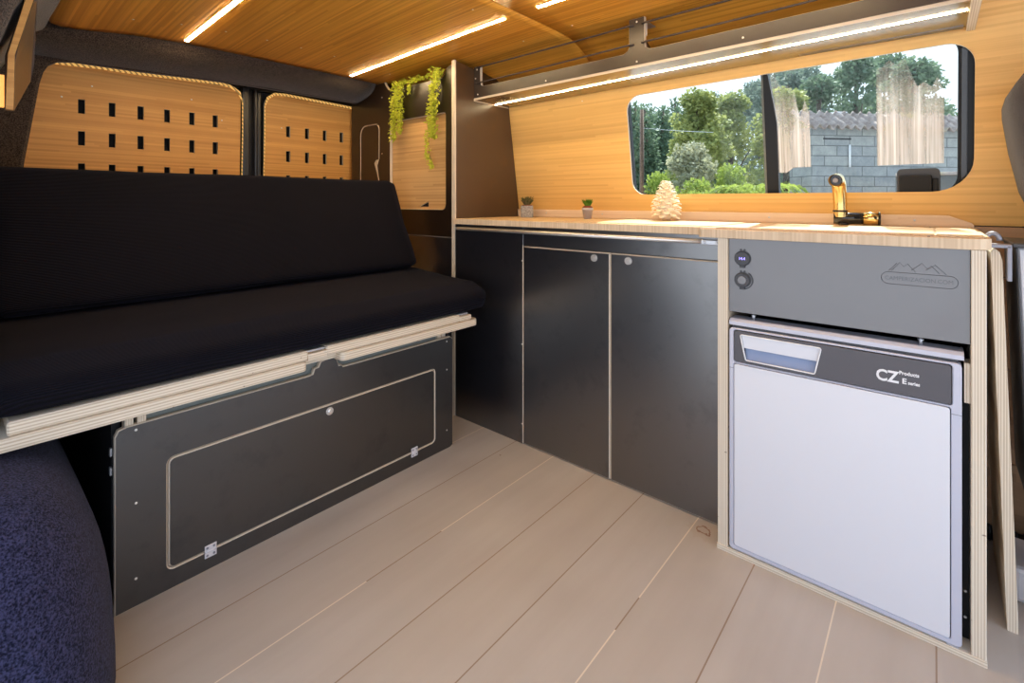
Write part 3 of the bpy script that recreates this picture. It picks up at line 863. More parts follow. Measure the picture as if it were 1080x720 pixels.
plate(t, [(-1.4545,.7905),(.078,.7905),(.0785,.797),(.074,.803),(.030,.8215),(.010,.8225),(-1.4545,.8225)], [], lambda u, v, w: (u, wallY(v)-.0175+w, v), 0, .014, .0015, 0, 0)
up = obj('upstand', t, M['bam_lip'], label='low pale bamboo upstand strip along the wall behind the worktop', cat='upstand')
for x in (-1.29,-1.01,-.40,-.04): screw(up, (x, wallY(.808)-.0172, .808), (0,-1,0), .0032, .0015, 'zinc')

# fridge cabinet
t = thing('fridge_cabinet', (-.165,1.5,0), 'plywood fridge cabinet with a black film fascia at the right end of the worktop', 'cabinet')
b = bm_new(); box(b, (-.4065,1.252,.0125), (-.3825,1.74,.7685), 0, .0006); sl = obj('side_panel', b, M['ply_x'], t)
b = bm_new(); box(b, (.0525,1.252,.0125), (.0735,1.74,.7685), 0, .0006); obj('side_panel', b, M['ply_x'], t)
b = bm_new(); box(b, (-.408,1.250,.0), (.0745,1.74,.0122), 0, .0006); obj('base_board', b, M['ply_z'], t)
b = bm_new(); box(b, (-.382,1.259,.590), (.052,1.272,.7685), 0, .0006); fa = obj('fascia', b, M['film_lit'], t, label='black film fascia lightened with painted daylight, with two round sockets')
b = bm_new(); box(b, (-.382,1.725,.0125), (.052,1.738,.7685)); box(b, (-.382,1.30,.605), (.052,1.72,.61)); obj('back_panel', b, M['black'], t)
b = bm_new(); box(b, (.0435,1.262,.478), (.0522,1.30,.553)); obj('block', b, M['ply_x'], t)
def socket(x, z, disp):
    b = bm_new()
    y = 1.259
    c = (x, y, z)
    tube(b, [(x,y,z),(x,y-.004,z)], .0185, 28); tube(b, [(x,y-.004,z),(x,y-.007,z)], [.0172,.0160], 28)
    box(b, (x-.006,y-.0065,z-.0225), (x+.006,y,z-.016), 0, .001)
    for dx in (-.0042,.0042): disc(b, (x+dx,y,z+.0205), (0,-1,0), .0024, .002, 10)
    s = obj('socket', b, M['plastic_dk'], fa)
    b = bm_new()
    if disp:
        box(b, (x-.0095,y-.0077,z-.0040), (x+.0095,y-.0071,z+.0045)); w = obj('display_window', b, M['blackm'], s)
        b = bm_new(); text_bm(b, '14.4', .0088, lambda u, v, w: (x+u, y-.0079-w, z-.0028+v), 0, .0002, 1.0, .0001, 0, 'CENTER'); obj('digits', b, M['display'], s, label='glowing blue digits')
    else:
        pts = []
        tube(b, [(x,y-.007,z),(x,y-.0082,z)], [.0105,.0095], 24); obj('flap', b, M['film_lit'], s)
        b = bm_new(); tube(b, [(x-.0035+.0215*math.cos(a)+.0045, y-.002, z+.0215*math.sin(a)) for a in [R(-75+k*10) for k in range(14)]], .0011, 6); obj('cap_ring', b, M['plastic_dk'], s)
socket(-.350,.7215,True); socket(-.350,.6695,False)
# engraved badge
b = bm_new()
fm = lambda u, v, w: (u, 1.2590-w, v)
pill = rr(-.082,.6915,.035,.7155,.0118,7)
tube(b, [fm(u, v, .0001) for u, v in pill]+[fm(*pill[0], .0001)], .0006, 5)
text_bm(b, 'CAMPERIZACION.COM', .0112, lambda u, v, w: (-.0765+u, 1.2590-w, .6998+v), 0, .0003, .90)
for zz in ([(-.066,.718),(-.052,.736),(-.046,.728),(-.040,.734),(-.028,.719)],[(-.070,.718),(-.057,.734)],[(-.034,.722),(-.018,.737),(-.010,.727),(-.004,.733),(.008,.719)],[(-.012,.724),(.002,.735),(.018,.718)]):
    tube(b, [fm(u, v, .0001) for u, v in zz], .0005, 5)
obj('engraved_badge', b, M['engrave'], fa, label='faint engraved lettering and mountain outline')

# fridge
t = thing('fridge', (-.17,1.45,.0125), 'white compact fridge with a dark grey control strip', 'fridge')
b = bm_new(); box(b, (-.374,1.292,.018), (.030,1.70,.556), 0, .003); obj('body', b, M['black'], t)
b = bm_new()
prism(b, [(1.2535,.5590),(1.2535,.5675),(1.262,.5735),(1.30,.5735),(1.30,.5590)], lambda u, v, w: (w, u, v), -.3795, .0430)
tb = obj('top_bar', b, M['fr_frame'], t, label='pale bar across the fridge top')
b = bm_new(); box(b, (-.345,1.2565,.5535), (-.325,1.27,.559), 0, .001); box(b, (-.045,1.2565,.553), (.006,1.27,.559), 0, .001); box(b, (-.372,1.259,.5532), (.034,1.28,.5585)); obj('latch', b, M['plastic_dk'], tb)
for x in (-.33,-.02): 
    b = bm_new(); tube(b, [(x,1.275,.5735),(x,1.275,.588)], .0035, 10); tube(b, [(x,1.275,.582),(x,1.275,.585)], .006, 6); obj('bolt', b, M['zinc'], tb)
b = bm_new()
fo = rr(-.3790,.0150,.0400,.5525,.008,4)
plate(b, fo, [rr(-.3688,.0245,.0245,.4668,.005,4), rr(-.3688,.4705,.0265,.5480,.005,4)], XZ(1.2510), 0, .040, .0015, 0, 0)
fd = obj('door', b, M['fr_frame'], t, label='pale grey door frame')
b = bm_new(); plate(b, rr(-.3672,.0260,.0230,.4655,.005,4), [], XZ(1.2498), 0, .03, .0008, 0, 0); obj('door_panel', b, M['fr_white'], fd, label='white door panel')
b = bm_new()
hh = rpoly([(-.341,.4792,.004),(-.199,.4792,.004),(-.1865,.5385,.004),(-.3535,.5385,.004)], 3)
plate(b, rr(-.3672,.4720,.0250,.5465,.005,4), [hh], XZ(1.2502), 0, .03, .0006, 0, 0); cs = obj('control_strip', b, M['fr_strip'], fd, label='dark grey strip')
b = bm_new()
rim = rpoly([(-.341,.4792,.004),(-.199,.4792,.004),(-.1865,.5385,.004),(-.3535,.5385,.004)], 4)
tube(b, [(u,1.2498,v) for u, v in rim]+[(rim[0][0],1.2498,rim[0][1])], .0016, 6, cap=False); obj('handle_rim', b, M['lettering'], cs)
b = bm_new(); prism(b, [(-.346,.507),(-.194,.507),(-.1885,.536),(-.3515,.536)], XZ(1.2535), 0, .012)
obj('handle', b, M['fr_white'], cs, label='white handle flap')
b = bm_new(); va = [b.verts.new(p) for p in ((-.342,1.2555,.4795),(-.198,1.2555,.4795),(-.190,1.272,.512),(-.350,1.272,.512))]; b.faces.new(va)
vb = [b.verts.new((v.co.x, v.co.y+.004, v.co.z)) for v in va]; b.faces.new(vb[::-1])
for i in range(4): b.faces.new((va[i], vb[i], vb[(i+1) % 4], va[(i+1) % 4]))
bmesh.ops.recalc_face_normals(b, faces=list(b.faces)); obj('handle_hollow', b, M['fr_blue'], cs, label='blue-grey handle hollow')
b = bm_new()
text_bm(b, 'CZ', .0315, lambda u, v, w: (-.0905+u, 1.2500-w, .4945+v), 0, .0006, .86, .0009); obj('badge_letters', b, M['lettering'], cs)
b = bm_new()
text_bm(b, 'Products', .0098, lambda u, v, w: (-.0530+u, 1.2500-w, .5130+v), 0, .0006, .88, .0003)
text_bm(b, 'E', .0150, lambda u, v, w: (-.0485+u, 1.2500-w, .4955+v), 0, .0006, 1, .0004)
text_bm(b, 'series', .0095, lambda u, v, w: (-.0390+u, 1.2500-w, .4955+v), 0, .0006, .82, .0003); obj('badge_letters', b, M['lettering'], cs)
for xa, xb in ((-.3788,-.3690),(.0250,.0398)):
    b = bm_new(); box(b, (xa,1.2506,.4545), (xb,1.2512,.4553)); obj('frame_joint', b, M['fr_strip'], fd)
b = bm_new(); box(b, (.018,1.2515,.0125), (.036,1.262,.0150)); obj('foot', b, M['zinc'], t)
for z in (.055,.105): screw(t, (.046,1.29,z), (0,-1,0), .0025, .002)
b = bm_new(); box(b, (.0405,1.292,.013), (.0515,1.30,.47)); obj('side_filler', b, M['black'], t)

# folded table leaf beside the fridge cabinet
t = thing('table_leaf', (.10,1.5,0), 'folded plywood table leaf hanging upright beside the fridge cabinet', 'table leaf')
b = bm_new()
def LEAF(u, v, w): return (.087 + .024*(1-v/.77) + u, 1.390+w, v)
prism(b, [(0,0),(.0165,0),(.0165,.740),(.013,.757),(.006,.764),(0,.755)], LEAF, 0, .30)
obj('panel', b, M['ply_x'], t)
b = bm_new(); box(b, (.084,1.382,.7655), (.1175,1.408,.7735), 0, .0015); box(b, (.1105,1.382,.700), (.1175,1.408,.770), 0, .001)
obj('hinge_bracket', b, M['bracket'], t, label='grey metal hinge bracket')
b = bm_new(); tube(b, [(.091+.010*math.cos(a), 1.40, .7800+.014*math.sin(a)) for a in [math.pi-k*math.pi/8 for k in range(9)]], .0045, 8)
obj('pivot', b, M['bracket'], t)

# faucet
t = thing('faucet', (-0.1950,1.67,.792), 'short gold and black faucet at the back of the worktop', 'faucet')
b = bm_new(); tube(b, [(-0.2180,1.665,.8115),(-0.1500,1.676,.8115)], .0165, 24); tube(b, [(-0.1950,1.67,.7922),(-0.1950,1.67,.80)], .014, 16); obj('body', b, M['blackm'], t)
b = bm_new(); tube(b, [(-0.1500,1.676,.8115),(-0.1160,1.6815,.8115)], .0185, 28); tube(b, [(-0.1160,1.6815,.8115),(-0.1120,1.6822,.8115)], .0188, 28, 1); obj('knob', b, [M['gold'], M['blackm']], t, label='gold lever knob')
b = bm_new()
pp = [(-0.2020,1.664,.815),(-0.2020,1.663,.853),(-0.2030,1.660,.884),(-0.2040,1.650,.909),(-0.2060,1.634,.921),(-0.2080,1.618,.917)]
tube(b, pp, [.0165,.0165,.017,.0175,.0178,.0175], 28, cap=False)
tube(b, [pp[-1],(-0.2075,1.622,.918)], [.0175,.0145], 28, cap=False)
spt = obj('spout', b, M['gold'], t, label='polished gold spout')
b = bm_new(); tube(b, [(-0.2075,1.625,.919),(-0.2065,1.632,.920)], [.0150,.0148], 24, 0); tube(b, [(-0.2080,1.619,.9175),(-0.2072,1.630,.9200)], .0065, 16, 1); obj('aerator', b, [M['blackm'], M['bracket']], spt)
b = bm_new(); tube(b, [(-0.2020,1.664,.829),(-0.2020,1.664,.8345)], .0182, 26); obj('collar', b, M['blackm'], t)

# pinecone
def pinecone():
    b = bm_new(); c = Vector((-.709,1.645,.7925))
    lathe(b, [(.012,.003),(.020,.012),(.022,.04),(.017,.08),(.008,.115),(.003,.137)], c, 16)
    n = 84; ga = R(137.5)
    random.seed(3)
    for i in range(n):
        f = i/n
        z = .010+.118*f
        rad = (.030+.016*math.sin(min(1, f*2.2)*math.pi*.62))*(1 if f < .35 else (1-(f-.35)/.65)**.75*.97+.03)
        a = i*ga
        d = Vector((math.cos(a), math.sin(a), 0)); s = Vector((-math.sin(a), math.cos(a), 0)); u = Vector((0,0,1))
        base = c + d*rad*.55 + u*z
        tilt = -.05+.95*f
        out = (d+u*tilt).normalized(); nn = out.cross(s)
        L = .029*(1-.42*f); W = .0115*(1-.45*f)
        pts = []
        for (l, w, h) in ((0,.45,-.0012),(.55,.9,-.002),(.85,1.0,-.0010),(1.08,.45,.003)):
            pts.append((base+out*L*l+s*W*w+nn*(-h), base+out*L*l-s*W*w+nn*(-h), base+out*L*l+s*W*w+nn*(-h+.0035), base+out*L*l-s*W*w+nn*(-h+.0035)))
        vs = [[b.verts.new(p) for p in q] for q in pts]
        for p, q in zip(vs, vs[1:]):
            b.faces.new((p[0],q[0],q[1],p[1])); b.faces.new((p[2],p[3],q[3],q[2])); b.faces.new((p[0],p[2],q[2],q[0])); b.faces.new((p[1],q[1],q[3],p[3]))
        b.faces.new((vs[-1][0],vs[-1][2],vs[-1][3],vs[-1][1]))
    bmesh.ops.recalc_face_normals(b, faces=list(b.faces))
    return b
obj('pine_cone', pinecone(), M['cone'], label='large bleached pine cone standing on the worktop', cat='pine cone')

# pots
random.seed(5)
t = thing('potted_succulent', (-1.335,1.645,.7902), 'square concrete pot with a small succulent, nearest the tall cabinet', 'potted plant', 'small potted plants on the worktop')
b = bm_new()
def rotbox(b, c, h, s0, s1, ang, mat=0):
    vs = []
    for z, s in ((0,s0),(h,s1)):
        for k in range(4):
            a = ang+math.pi/4+k*math.pi/2
            vs.append(b.verts.new((c[0]+s*math.cos(a)*.7071, c[1]+s*math.sin(a)*.7071, c[2]+z)))
    b.faces.new(vs[:4][::-1]).material_index = mat; b.faces.new(vs[4:]).material_index = mat
    for k in range(4): b.faces.new((vs[k], vs[(k+1) % 4], vs[4+(k+1) % 4], vs[4+k])).material_index = mat
rotbox(b, (-1.335,1.645,.7902), .050, .052, .053, R(38)); bmesh.ops.bevel(b, geom=list(b.edges), offset=.002, segments=2, affect='EDGES'); obj('pot', b, M['concrete'], t)
def leaves(c, n, r, h, size, wid):
    b = bm_new()
    for i in range(n):
        a = random.uniform(0, 2*math.pi); rr_ = r*math.sqrt(random.random())
        p = Vector((c[0]+rr_*.4*math.cos(a), c[1]+rr_*.4*math.sin(a), c[2]))
        tip = Vector((c[0]+rr_*1.1*math.cos(a), c[1]+rr_*1.1*math.sin(a), c[2]+h*random.uniform(.55,1)))
        d = tip-p; s = Vector((-math.sin(a), math.cos(a), 0))*wid; m = p.lerp(tip, .55)+Vector((0,0,h*.08))
        nn = d.cross(s).normalized()*wid*.6
        q = [b.verts.new(x) for x in (p, m+s, tip, m-s, m+nn)]
        b.faces.new((q[0],q[1],q[4])); b.faces.new((q[1],q[2],q[4])); b.faces.new((q[2],q[3],q[4])); b.faces.new((q[3],q[0],q[4]))
    return b
b = bm_new(); rotbox(b, (-1.335,1.645,.8395), .004, .042, .042, R(38)); obj('soil', b, M['soil'], t)
obj('leaves', leaves((-1.335,1.645,.841), 70, .030, .042, .03, .0045), M['lf_succ'], t)
t = thing('potted_grass', (-1.02,1.63,.7902), 'tapered pale grey pot with bright green grass, between succulent and pine cone', 'potted plant', 'small potted plants on the worktop')
b = bm_new(); lathe(b, [(.0145,0),(.0205,.034),(.0220,.034),(.0220,.043),(.0195,.043),(.019,.036)], (-1.02,1.63,.7902), 20); obj('pot', b, M['pot_white'], t)
b = bm_new(); lathe(b, [(.0185,.036),(.0195,.047),(.012,.052)], (-1.02,1.63,.7902), 14); obj('soil', b, M['soil'], t)
obj('leaves', leaves((-1.02,1.63,.838), 170, .024, .032, .03, .0022), M['lf_pot'], t)

# ------------------------------------------------------------------ overhead shelf
t = thing('overhead_shelf', (-.69,1.55,1.28), 'long overhead shelf with black front rail and bungee cords above the window', 'shelf')
fy = 1.440
def sl(x): return 1.2795 + .012*(x+1.455)/1.5
b = bm_new()
fr = [(-1.4545,sl(-1.4545)+.0085),(.060,sl(.06)+.0085),(.060,sl(.06)+.071),(-.600,1.3385)]
brk = lambda xl, xr, zt: [(xr+.045,1.3380),(xr+.016,1.3385),(xr+.003,1.347),(xr,1.362),(xr,zt),(xl,zt),(xl,1.355),(xl-.006,1.345),(xl-.02,1.3370)]
fr = [(-1.4545,sl(-1.4545)+.0085),(.060,sl(.06)+.0085),(.060,1.405),(.020,1.405),(.018,1.365),(.0,1.345)] + brk(-.745,-.692,1.444) + [(-1.37,1.3330),(-1.402,1.3335),(-1.412,1.338),(-1.417,1.352),(-1.417,1.418),(-1.4545,1.418)]
plate(b, fr, [], XZ(fy), 0, .013, .0008)
obj('front_rail', b, [film('bronze_black_film', (.030,.020,.016), .36, .8), M['edge']], t)
b = bm_new()
A = [(-1.4545,fy-.001),(.060,fy-.001),(.060,1.655),(-1.4545,1.655)]
va = [b.verts.new((x, y, sl(x))) for x, y in A]; vb = [b.verts.new((x, y, sl(x)+.008)) for x, y in A]
b.faces.new(va[::-1]); b.faces.new(vb)
for i in range(4): b.faces.new((va[i], va[(i+1) % 4], vb[(i+1) % 4], vb[i])).material_index = 1
bmesh.ops.recalc_face_normals(b, faces=list(b.faces)); obj('bottom_board', b, [M['film_gloss'], M['edge']], t)
b = bm_new()
for k in range(1): 
    v = [b.verts.new(p) for p in ((-1.445,1.560,sl(-1.445)-.0004),(.058,1.500,sl(.058)-.0004),(.058,1.5055,sl(.058)-.0004),(-1.445,1.5655,sl(-1.445)-.0004))]
    w = [b.verts.new((p.co.x, p.co.y, p.co.z-.0016)) for p in v]
    b.faces.new(v); b.faces.new(w[::-1])
    for i in range(4): b.faces.new((v[i], w[i], w[(i+1) % 4], v[(i+1) % 4]))
bmesh.ops.recalc_face_normals(b, faces=list(b.faces)); obj('glow_strip', b, M['led_shelf'], t, label='glowing warm light strip')
b = bm_new(); box(b, (-1.4545,fy-.001,sl(-1.45)-.003), (-1.450,1.655,sl(-1.45)-.0002)); obj('end_edge', b, M['edge'], t)
b = bm_new(); prism(b, [(1.398,1.2835),(wallY(1.2835)-.003,1.2835),(wallY(1.40)-.002,1.40),(1.46,1.42),(1.398,1.40)], YZ(.0605), 0, .0165); obj('end_panel', b, M['ply_x'], t)
b = bm_new(); prism(b, [(1.4535,1.30),(1.655,1.30),(1.655,1.315),(1.50,1.40),(1.4535,1.42)], YZ(-.735), 0, .015); obj('gusset', b, M['film_brown'], t)
b = bm_new(); box(b, (-.720,1.4535,1.385), (-.690,1.457,1.432), 0, .001); box(b, (-.720,1.457,1.430), (-.690,1.52,1.4335), 0, .001); obj('angle_bracket', b, M['zinc'], t)
b = bm_new(); prism(b, [(1.4535,1.295),(1.66,1.295),(1.645,1.36),(1.50,1.40),(1.4535,1.41)], YZ(-1.4535), 0, .012); obj('gusset', b, M['film_brown'], t)
b = bm_new(); box(b, (-1.40,1.63,sl(-1.4)+.0088), (.055,1.652,1.345)); obj('back_rail', b, M['film'], t)
for x, z in ((-1.436,1.405),(-1.445,1.37),(-1.432,1.302),(-1.08,1.302),(-.718,1.432),(-.718,1.305),(-.40,1.312),(.0,1.32)): screw(t, (x,fy,z), (0,-1,0), .0032, .0015)
for z0, z1 in ((1.413,1.431),(1.349,1.3735)):
    zz = lambda x: z0+(z1-z0)*(x+1.40)/1.40
    for xa, xb in ((-1.440,-.728),(-.700,.050)):
        b = bm_new(); pts = [(xa,fy-.001,zz(xa)),(xa+.012,fy-.006,zz(xa))]+[(xa+.012+(xb-xa-.024)*k/6, fy-.006, zz(xa+(xb-xa)*k/6)-.002*math.sin(math.pi*k/6)) for k in range(1, 6)]+[(xb-.012,fy-.006,zz(xb)),(xb,fy-.001,zz(xb))]
        tube(b, pts, .0033, 8); obj('bungee_cord', b, M['dark_bronze'], t)

# ------------------------------------------------------------------ ceiling light strips
def led(name, x0, x1, y, label):
    t = thing(name, ((x0+x1)/2, y, ceilz((x0+x1)/2, y)-.004), label, 'light strip', 'ceiling light strips')
    for nm, wd, dz0, dz1, mt in (('profile', .0085, .0, -.0022, 'bam_ceil'), ('diffuser', .0065, -.0022, -.0034, 'led')):
        b = bm_new(); n = 10
        L = []
        for i in range(n+1):
            x = x0+(x1-x0)*i/n; z = ceilz(x, y)
            L.append([b.verts.new((x, y+s*wd, z+d)) for s, d in ((-1,dz0),(1,dz0),(1,dz1),(-1,dz1))])
        for p, q in zip(L, L[1:]):
            for k in range(4): b.faces.new((p[k], p[(k+1) % 4], q[(k+1) % 4], q[k]))
        b.faces.new(L[0][::-1]); b.faces.new(L[-1])
        bmesh.ops.recalc_face_normals(b, faces=list(b.faces)); obj(nm, b, M[mt], t)
led('ceiling_light', -1.985, -1.06, .55, 'ceiling light strip above the left part of the sofa')
led('ceiling_light', -1.985, -1.06, 1.19, 'ceiling light strip ending above the trailing plant')
led('ceiling_light', -.925, -.10, 1.19, 'ceiling light strip above the kitchen, beyond the ceiling joint')

# ------------------------------------------------------------------ the window
w = thing('window_1', (-.40,1.75,.86), 'long side window with a tinted sliding pane above the worktop', 'window', kind='structure')
G = lambda u, v, q: (u, wallY(v)+.040+q, v)
b = bm_new()
plate(b, rpoly([(-.95,.850,.05),(.16,.850,.05),(.16,1.315,.05),(-.95,1.315,.05)], 6), [rpoly([(-.885,.876,.045),(.0475,.876,.055),(.0475,1.292,.045),(-.885,1.292,.045)], 8)], G, -.012, .012, .002, 0, 0)
obj('window_frame', b, M['rubber'], w)
b = bm_new(); plate(b, rpoly([(.052,.90,.01),(.066,.90,.01),(.066,1.26,.01),(.052,1.26,.01)], 3), [], G, -.018, -.012, .002, 0, 0); obj('frame_bead', b, M['blackm'], w)
b = bm_new(); prism(b, [(-.412,.868),(-.378,.868),(-.378,1.11),(-.384,1.16),(-.404,1.30),(-.412,1.30)], G, -.014, .010); obj('divider', b, M['rubber'], w)
b = bm_new(); prism(b, [(-.421,.868),(-.4125,.868),(-.4125,1.30),(-.421,1.30)], G, -.004, .008); obj('pane_edge', b, M['grey_strip'], w)
b = bm_new(); prism(b, [(-.90,.866),(-.400,.866),(-.400,1.30),(-.90,1.30)], G, .0, .004); obj('pane', b, M['glass'], w)
b = bm_new(); prism(b, [(-.400,.866),(.06,.866),(.06,1.30),(-.400,1.30)], G, -.006, -.002); obj('pane', b, M['glass'], w)
b = bm_new(); plate(b, rpoly([(-.079,.872,.0),(.013,.872,.0),(.013,.950,.012),(-.079,.950,.012)], 4), [], G, -.012, -.0065, .001, 0, 0); la = obj('latch_plate', b, M['plastic_dk'], w)
b = bm_new(); plate(b, rr(-.074,.876,-.004,.930,.003,3), [], G, -.030, -.0125, .002, 0, 0); plate(b, rr(-.004,.880,.009,.922,.003,3), [], G, -.022, -.0125, .002, 0, 0)
for x in (-.055,-.020): disc(b, G(x,.898,-.030), (0,-1,-.15), .0022, .001, 10)
obj('latch', b, M['black'], la)
random.seed(21)
def ragged(x0, x1, z0, z1, amp):
    pts = [(x0, z0), (x1, z0)]
    n = 14
    for i in range(n+1): pts.append((x1+(x0-x1)*i/n, z1+random.uniform(-amp, amp)*(0 < i < n)))
    return pts
b = bm_new(); plate(b, [(-.392,.951),(-.355,.951),(-.335,.966),(-.288,.966),(-.288,1.13),(-.300,1.17),(-.312,1.12),(-.320,1.15),(-.326,1.20),(-.345,1.22),(-.360,1.215),(-.375,1.24),(-.392,1.29)], [], G, -.0076, -.0070, 0, 0, 0); obj('pale_patch', b, M['patch'], w, label='streaky pale patch beside the divider')
b = bm_new(); plate(b, [(-.1235,.962),(.0205,.962),(.0205,1.15),(.008,1.19),(-.004,1.165),(-.020,1.18),(-.034,1.17),(-.048,1.21),(-.060,1.25),(-.078,1.235),(-.095,1.25),(-.108,1.235),(-.1235,1.23)], [], G, -.0076, -.0070, 0, 0, 0); obj('pale_patch', b, M['patch'], w, label='streaky pale rectangle above the latch')

# ------------------------------------------------------------------ cab seat at the right edge
t = thing('cab_seat', (.30,1.45,0), 'grey cab seat back at the right edge beside the bamboo wall', 'seat')
b = bm_new()
plate(b, [(x, z) for x, z in [(.172,.815),(.148,.880),(.131,.97),(.1205,1.05),(.1200,1.075),(.126,1.10),(.139,1.121),(.160,1.138),(.19,1.15),(.40,1.15),(.44,1.10),(.46,.82)]], [], XZ(1.40), 0, .24, .02, 0, 0)
bk = obj('backrest', b, M['seat_cloth'], t); shade_angle(bk, 50)
b = bm_new(); plate(b, [(.1275,.765),(.1385,.46),(.146,.25),(.47,.25),(.47,.765)], [], XZ(1.42), 0, .20, .004, 0, 0); obj('back_shell', b, M['seat_shell'], t, label='pale grey plastic shell')
b = bm_new(); plate(b, [(.1245,.765),(.1362,.46),(.144,.25),(.148,.25),(.1402,.46),(.1285,.765)], [], XZ(1.412), 0, .22, .002, 0, 0); box(b, (.120,1.408,.766), (.47,1.63,.775), 0, .002); obj('shell_trim', b, M['plastic_dk'], t)
b = bm_new(); box(b, (.20,1.42,.0), (.46,1.60,.25), 0, .01); obj('seat_base', b, M['plastic_dk'], t)
b = bm_new(); box(b, (.17,1.45,.775), (.44,1.58,.83), 0, .01); obj('seat_neck', b, M['seat_cloth'], t)
b = bm_new(); tube(b, [(.080,1.715,.028),(.20,1.712,.030),(.55,1.70,.03)], .017, 12)
for k in range(26): 
    x = .085+k*.016; tube(b, [(x,1.7145,.0285),(x+.006,1.7143,.0286)], .0195, 12)
obj('corrugated_hose', b, M['rubber'], label='black corrugated hose on the floor along the lower wall', cat='hose')
b = bm_new(); box(b, (.128,1.50,0), (.198,1.64,.075), 0, .01, 2)
obj('floor_box', b, M['seat_shell'], label='small pale box on the floor beside the table leaf', cat='box')

# ------------------------------------------------------------------ outdoors
b = bm_new()
n = 40
g = [[b.verts.new((-60+120*i/n, -60+130*j/n, -.45 + (0 if -4 < (-60+130*j/n) < 6 else .25*mnoise.noise(Vector((i*.4, j*.4, 0)))))) for j in range(n+1)] for i in range(n+1)]
for i in range(n):
    for j in range(n): b.faces.new((g[i][j], g[i+1][j], g[i+1][j+1], g[i][j+1])).smooth = True
obj('ground', b, M['earth'], kind='structure', label='pale gravel yard around the van', cat='ground')

RAD = {'pine_tree': 1.42, 'open_pine_tree': 1.55, 'acacia_tree': 1.45, 'eucalyptus_tree': 1.55, 'pale_bush': 1.3, 'green_shrub': .80}
planted = [(-2.35,9.40,1.2),(-9.05,18.61,.3)]
def crown(name, mat, blobs, nleaf, size, trunk_h, trunk_r, hang=0, aspect=.45, seed=1):
    """one tree: leaf sprays in clumps + trunk; base at origin. returns root Empty"""
    rnd = random.Random(seed)
    root = bpy.data.objects.new(name, None); COL.objects.link(root)
    b = bm_new()
    tot = sum(r[3]**2 for r in blobs)
    for (cx, cy, cz, r, fz) in blobs:
        for _ in range(int(nleaf*r*r/tot)):
            d = Vector((rnd.gauss(0,1), rnd.gauss(0,1), rnd.gauss(0,1))).normalized()
            q = r*(.55+.5*rnd.random()**.6)
            c = Vector((cx+d.x*q, cy+d.y*q, cz+d.z*q*fz))
            if math.hypot(c.x, c.y) > RAD[name]-size*1.3: continue
            dr = (d*.7+Vector((rnd.uniform(-1,1), rnd.uniform(-1,1), rnd.uniform(-1,1)-hang))).normalized()
            s = dr.cross(Vector((rnd.uniform(-1,1), rnd.uniform(-1,1), rnd.uniform(-1,1)))).normalized()
            l = size*rnd.uniform(.6,1.3)
            v = [b.verts.new(c), b.verts.new(c+dr*l*.5+s*l*aspect), b.verts.new(c+dr*l), b.verts.new(c+dr*l*.5-s*l*aspect)]
            b.faces.new(v)
    me = bpy.data.meshes.new('foliage'); b.to_mesh(me); b.free(); me.materials.append(mat)
    o = bpy.data.objects.new('foliage', me); COL.objects.link(o); o.parent = root
    if trunk_h:
        b = bm_new()
        tube(b, [(0,0,0),(.05*trunk_h*rnd.uniform(-.5,.5),0,trunk_h*.5),(0,0,trunk_h)], [trunk_r,trunk_r*.8,trunk_r*.4], 8)
        for (cx, cy, cz, r, fz) in blobs[:7]: tube(b, [(0,0,min(trunk_h*.9, cz*.6)), (cx,cy,cz)], [trunk_r*.4,trunk_r*.12], 5)
        me = bpy.data.meshes.new('trunk'); b.to_mesh(me); b.free(); me.materials.append(M['bark'])
        o = bpy.data.objects.new('trunk', me); COL.objects.link(o); o.parent = root
    return root
rnd = random.Random(4)
def blobs_cone(h, r0, n, low=.1):
    out = []
    for i in range(n):
        f = low+(1-low)*(i/(n-1))
        r = r0*(1-.72*f)
        a = rnd.uniform(0, 6.28); k = r0*.55*(1-f)
        out.append((k*math.cos(a), k*math.sin(a), h*f*.95, r*rnd.uniform(.75,1.1), .9))
    return out
def blobs_round(h, r0, n, low=.35, br=.42):
    out = []
    for i in range(n):
        a = rnd.uniform(0, 6.28); f = rnd.random(); z = h*(low+(1-low-.08)*f)
        k = r0*math.sin(math.pi*min(1, .25+.72*f))*rnd.uniform(.35,.95)
        out.append((k*math.cos(a), k*math.sin(a), z, r0*br*rnd.uniform(.7,1.15), .7))
    return out
pine = crown('pine_tree', M['lf_pine'], blobs_cone(7.6,1.30,28,.05), 6500, .23, 7.2, .16, 0, .30, 2)
pine2 = crown('open_pine_tree', M['lf_pine'], blobs_round(8.9,1.45,40,.12,.36), 6500, .22, 8.4, .16, 0, .30, 3)
aca = crown('acacia_tree', M['lf_acacia'], blobs_round(6.7,1.22,36,.08,.42), 7500, .15, 5.5, .12, .2, .45, 4)
euc = crown('eucalyptus_tree', M['lf_euc'], blobs_round(9.9,1.45,36,.15,.36), 5600, .22, 9.0, .13, .8, .30, 5)
bush = crown('pale_bush', M['lf_grey'], blobs_round(3.0,1.0,22,.15,.40), 5000, .10, 1.8, .05, 0, .45, 6)
shr = crown('green_shrub', M['lf_bright'], blobs_round(1.6,.62,18,.1,.42), 3000, .07, .9, .03, 0, .45, 7)
used = set()
def put(src, x, y, htop, h0, label, group, rz=None):
    s = (htop+.45)/h0
    planted.append((x, y, RAD[src.name]))
    if src.name not in used:
        used.add(src.name); o = src; o.location = (x, y, -.45)
    else:
        o = copy_tree(src, (x, y, -.45))
    o.scale = (1.0, 1.0, s); o.rotation_euler = (0, 0, rnd.choice((0, 1.5708, 3.1416, 4.7124)) + rnd.uniform(-.2, .2) if rz is None else rz)
    tag(o, label, 'bush' if src.name in ('pale_bush', 'green_shrub') else 'tree', group)
    return o
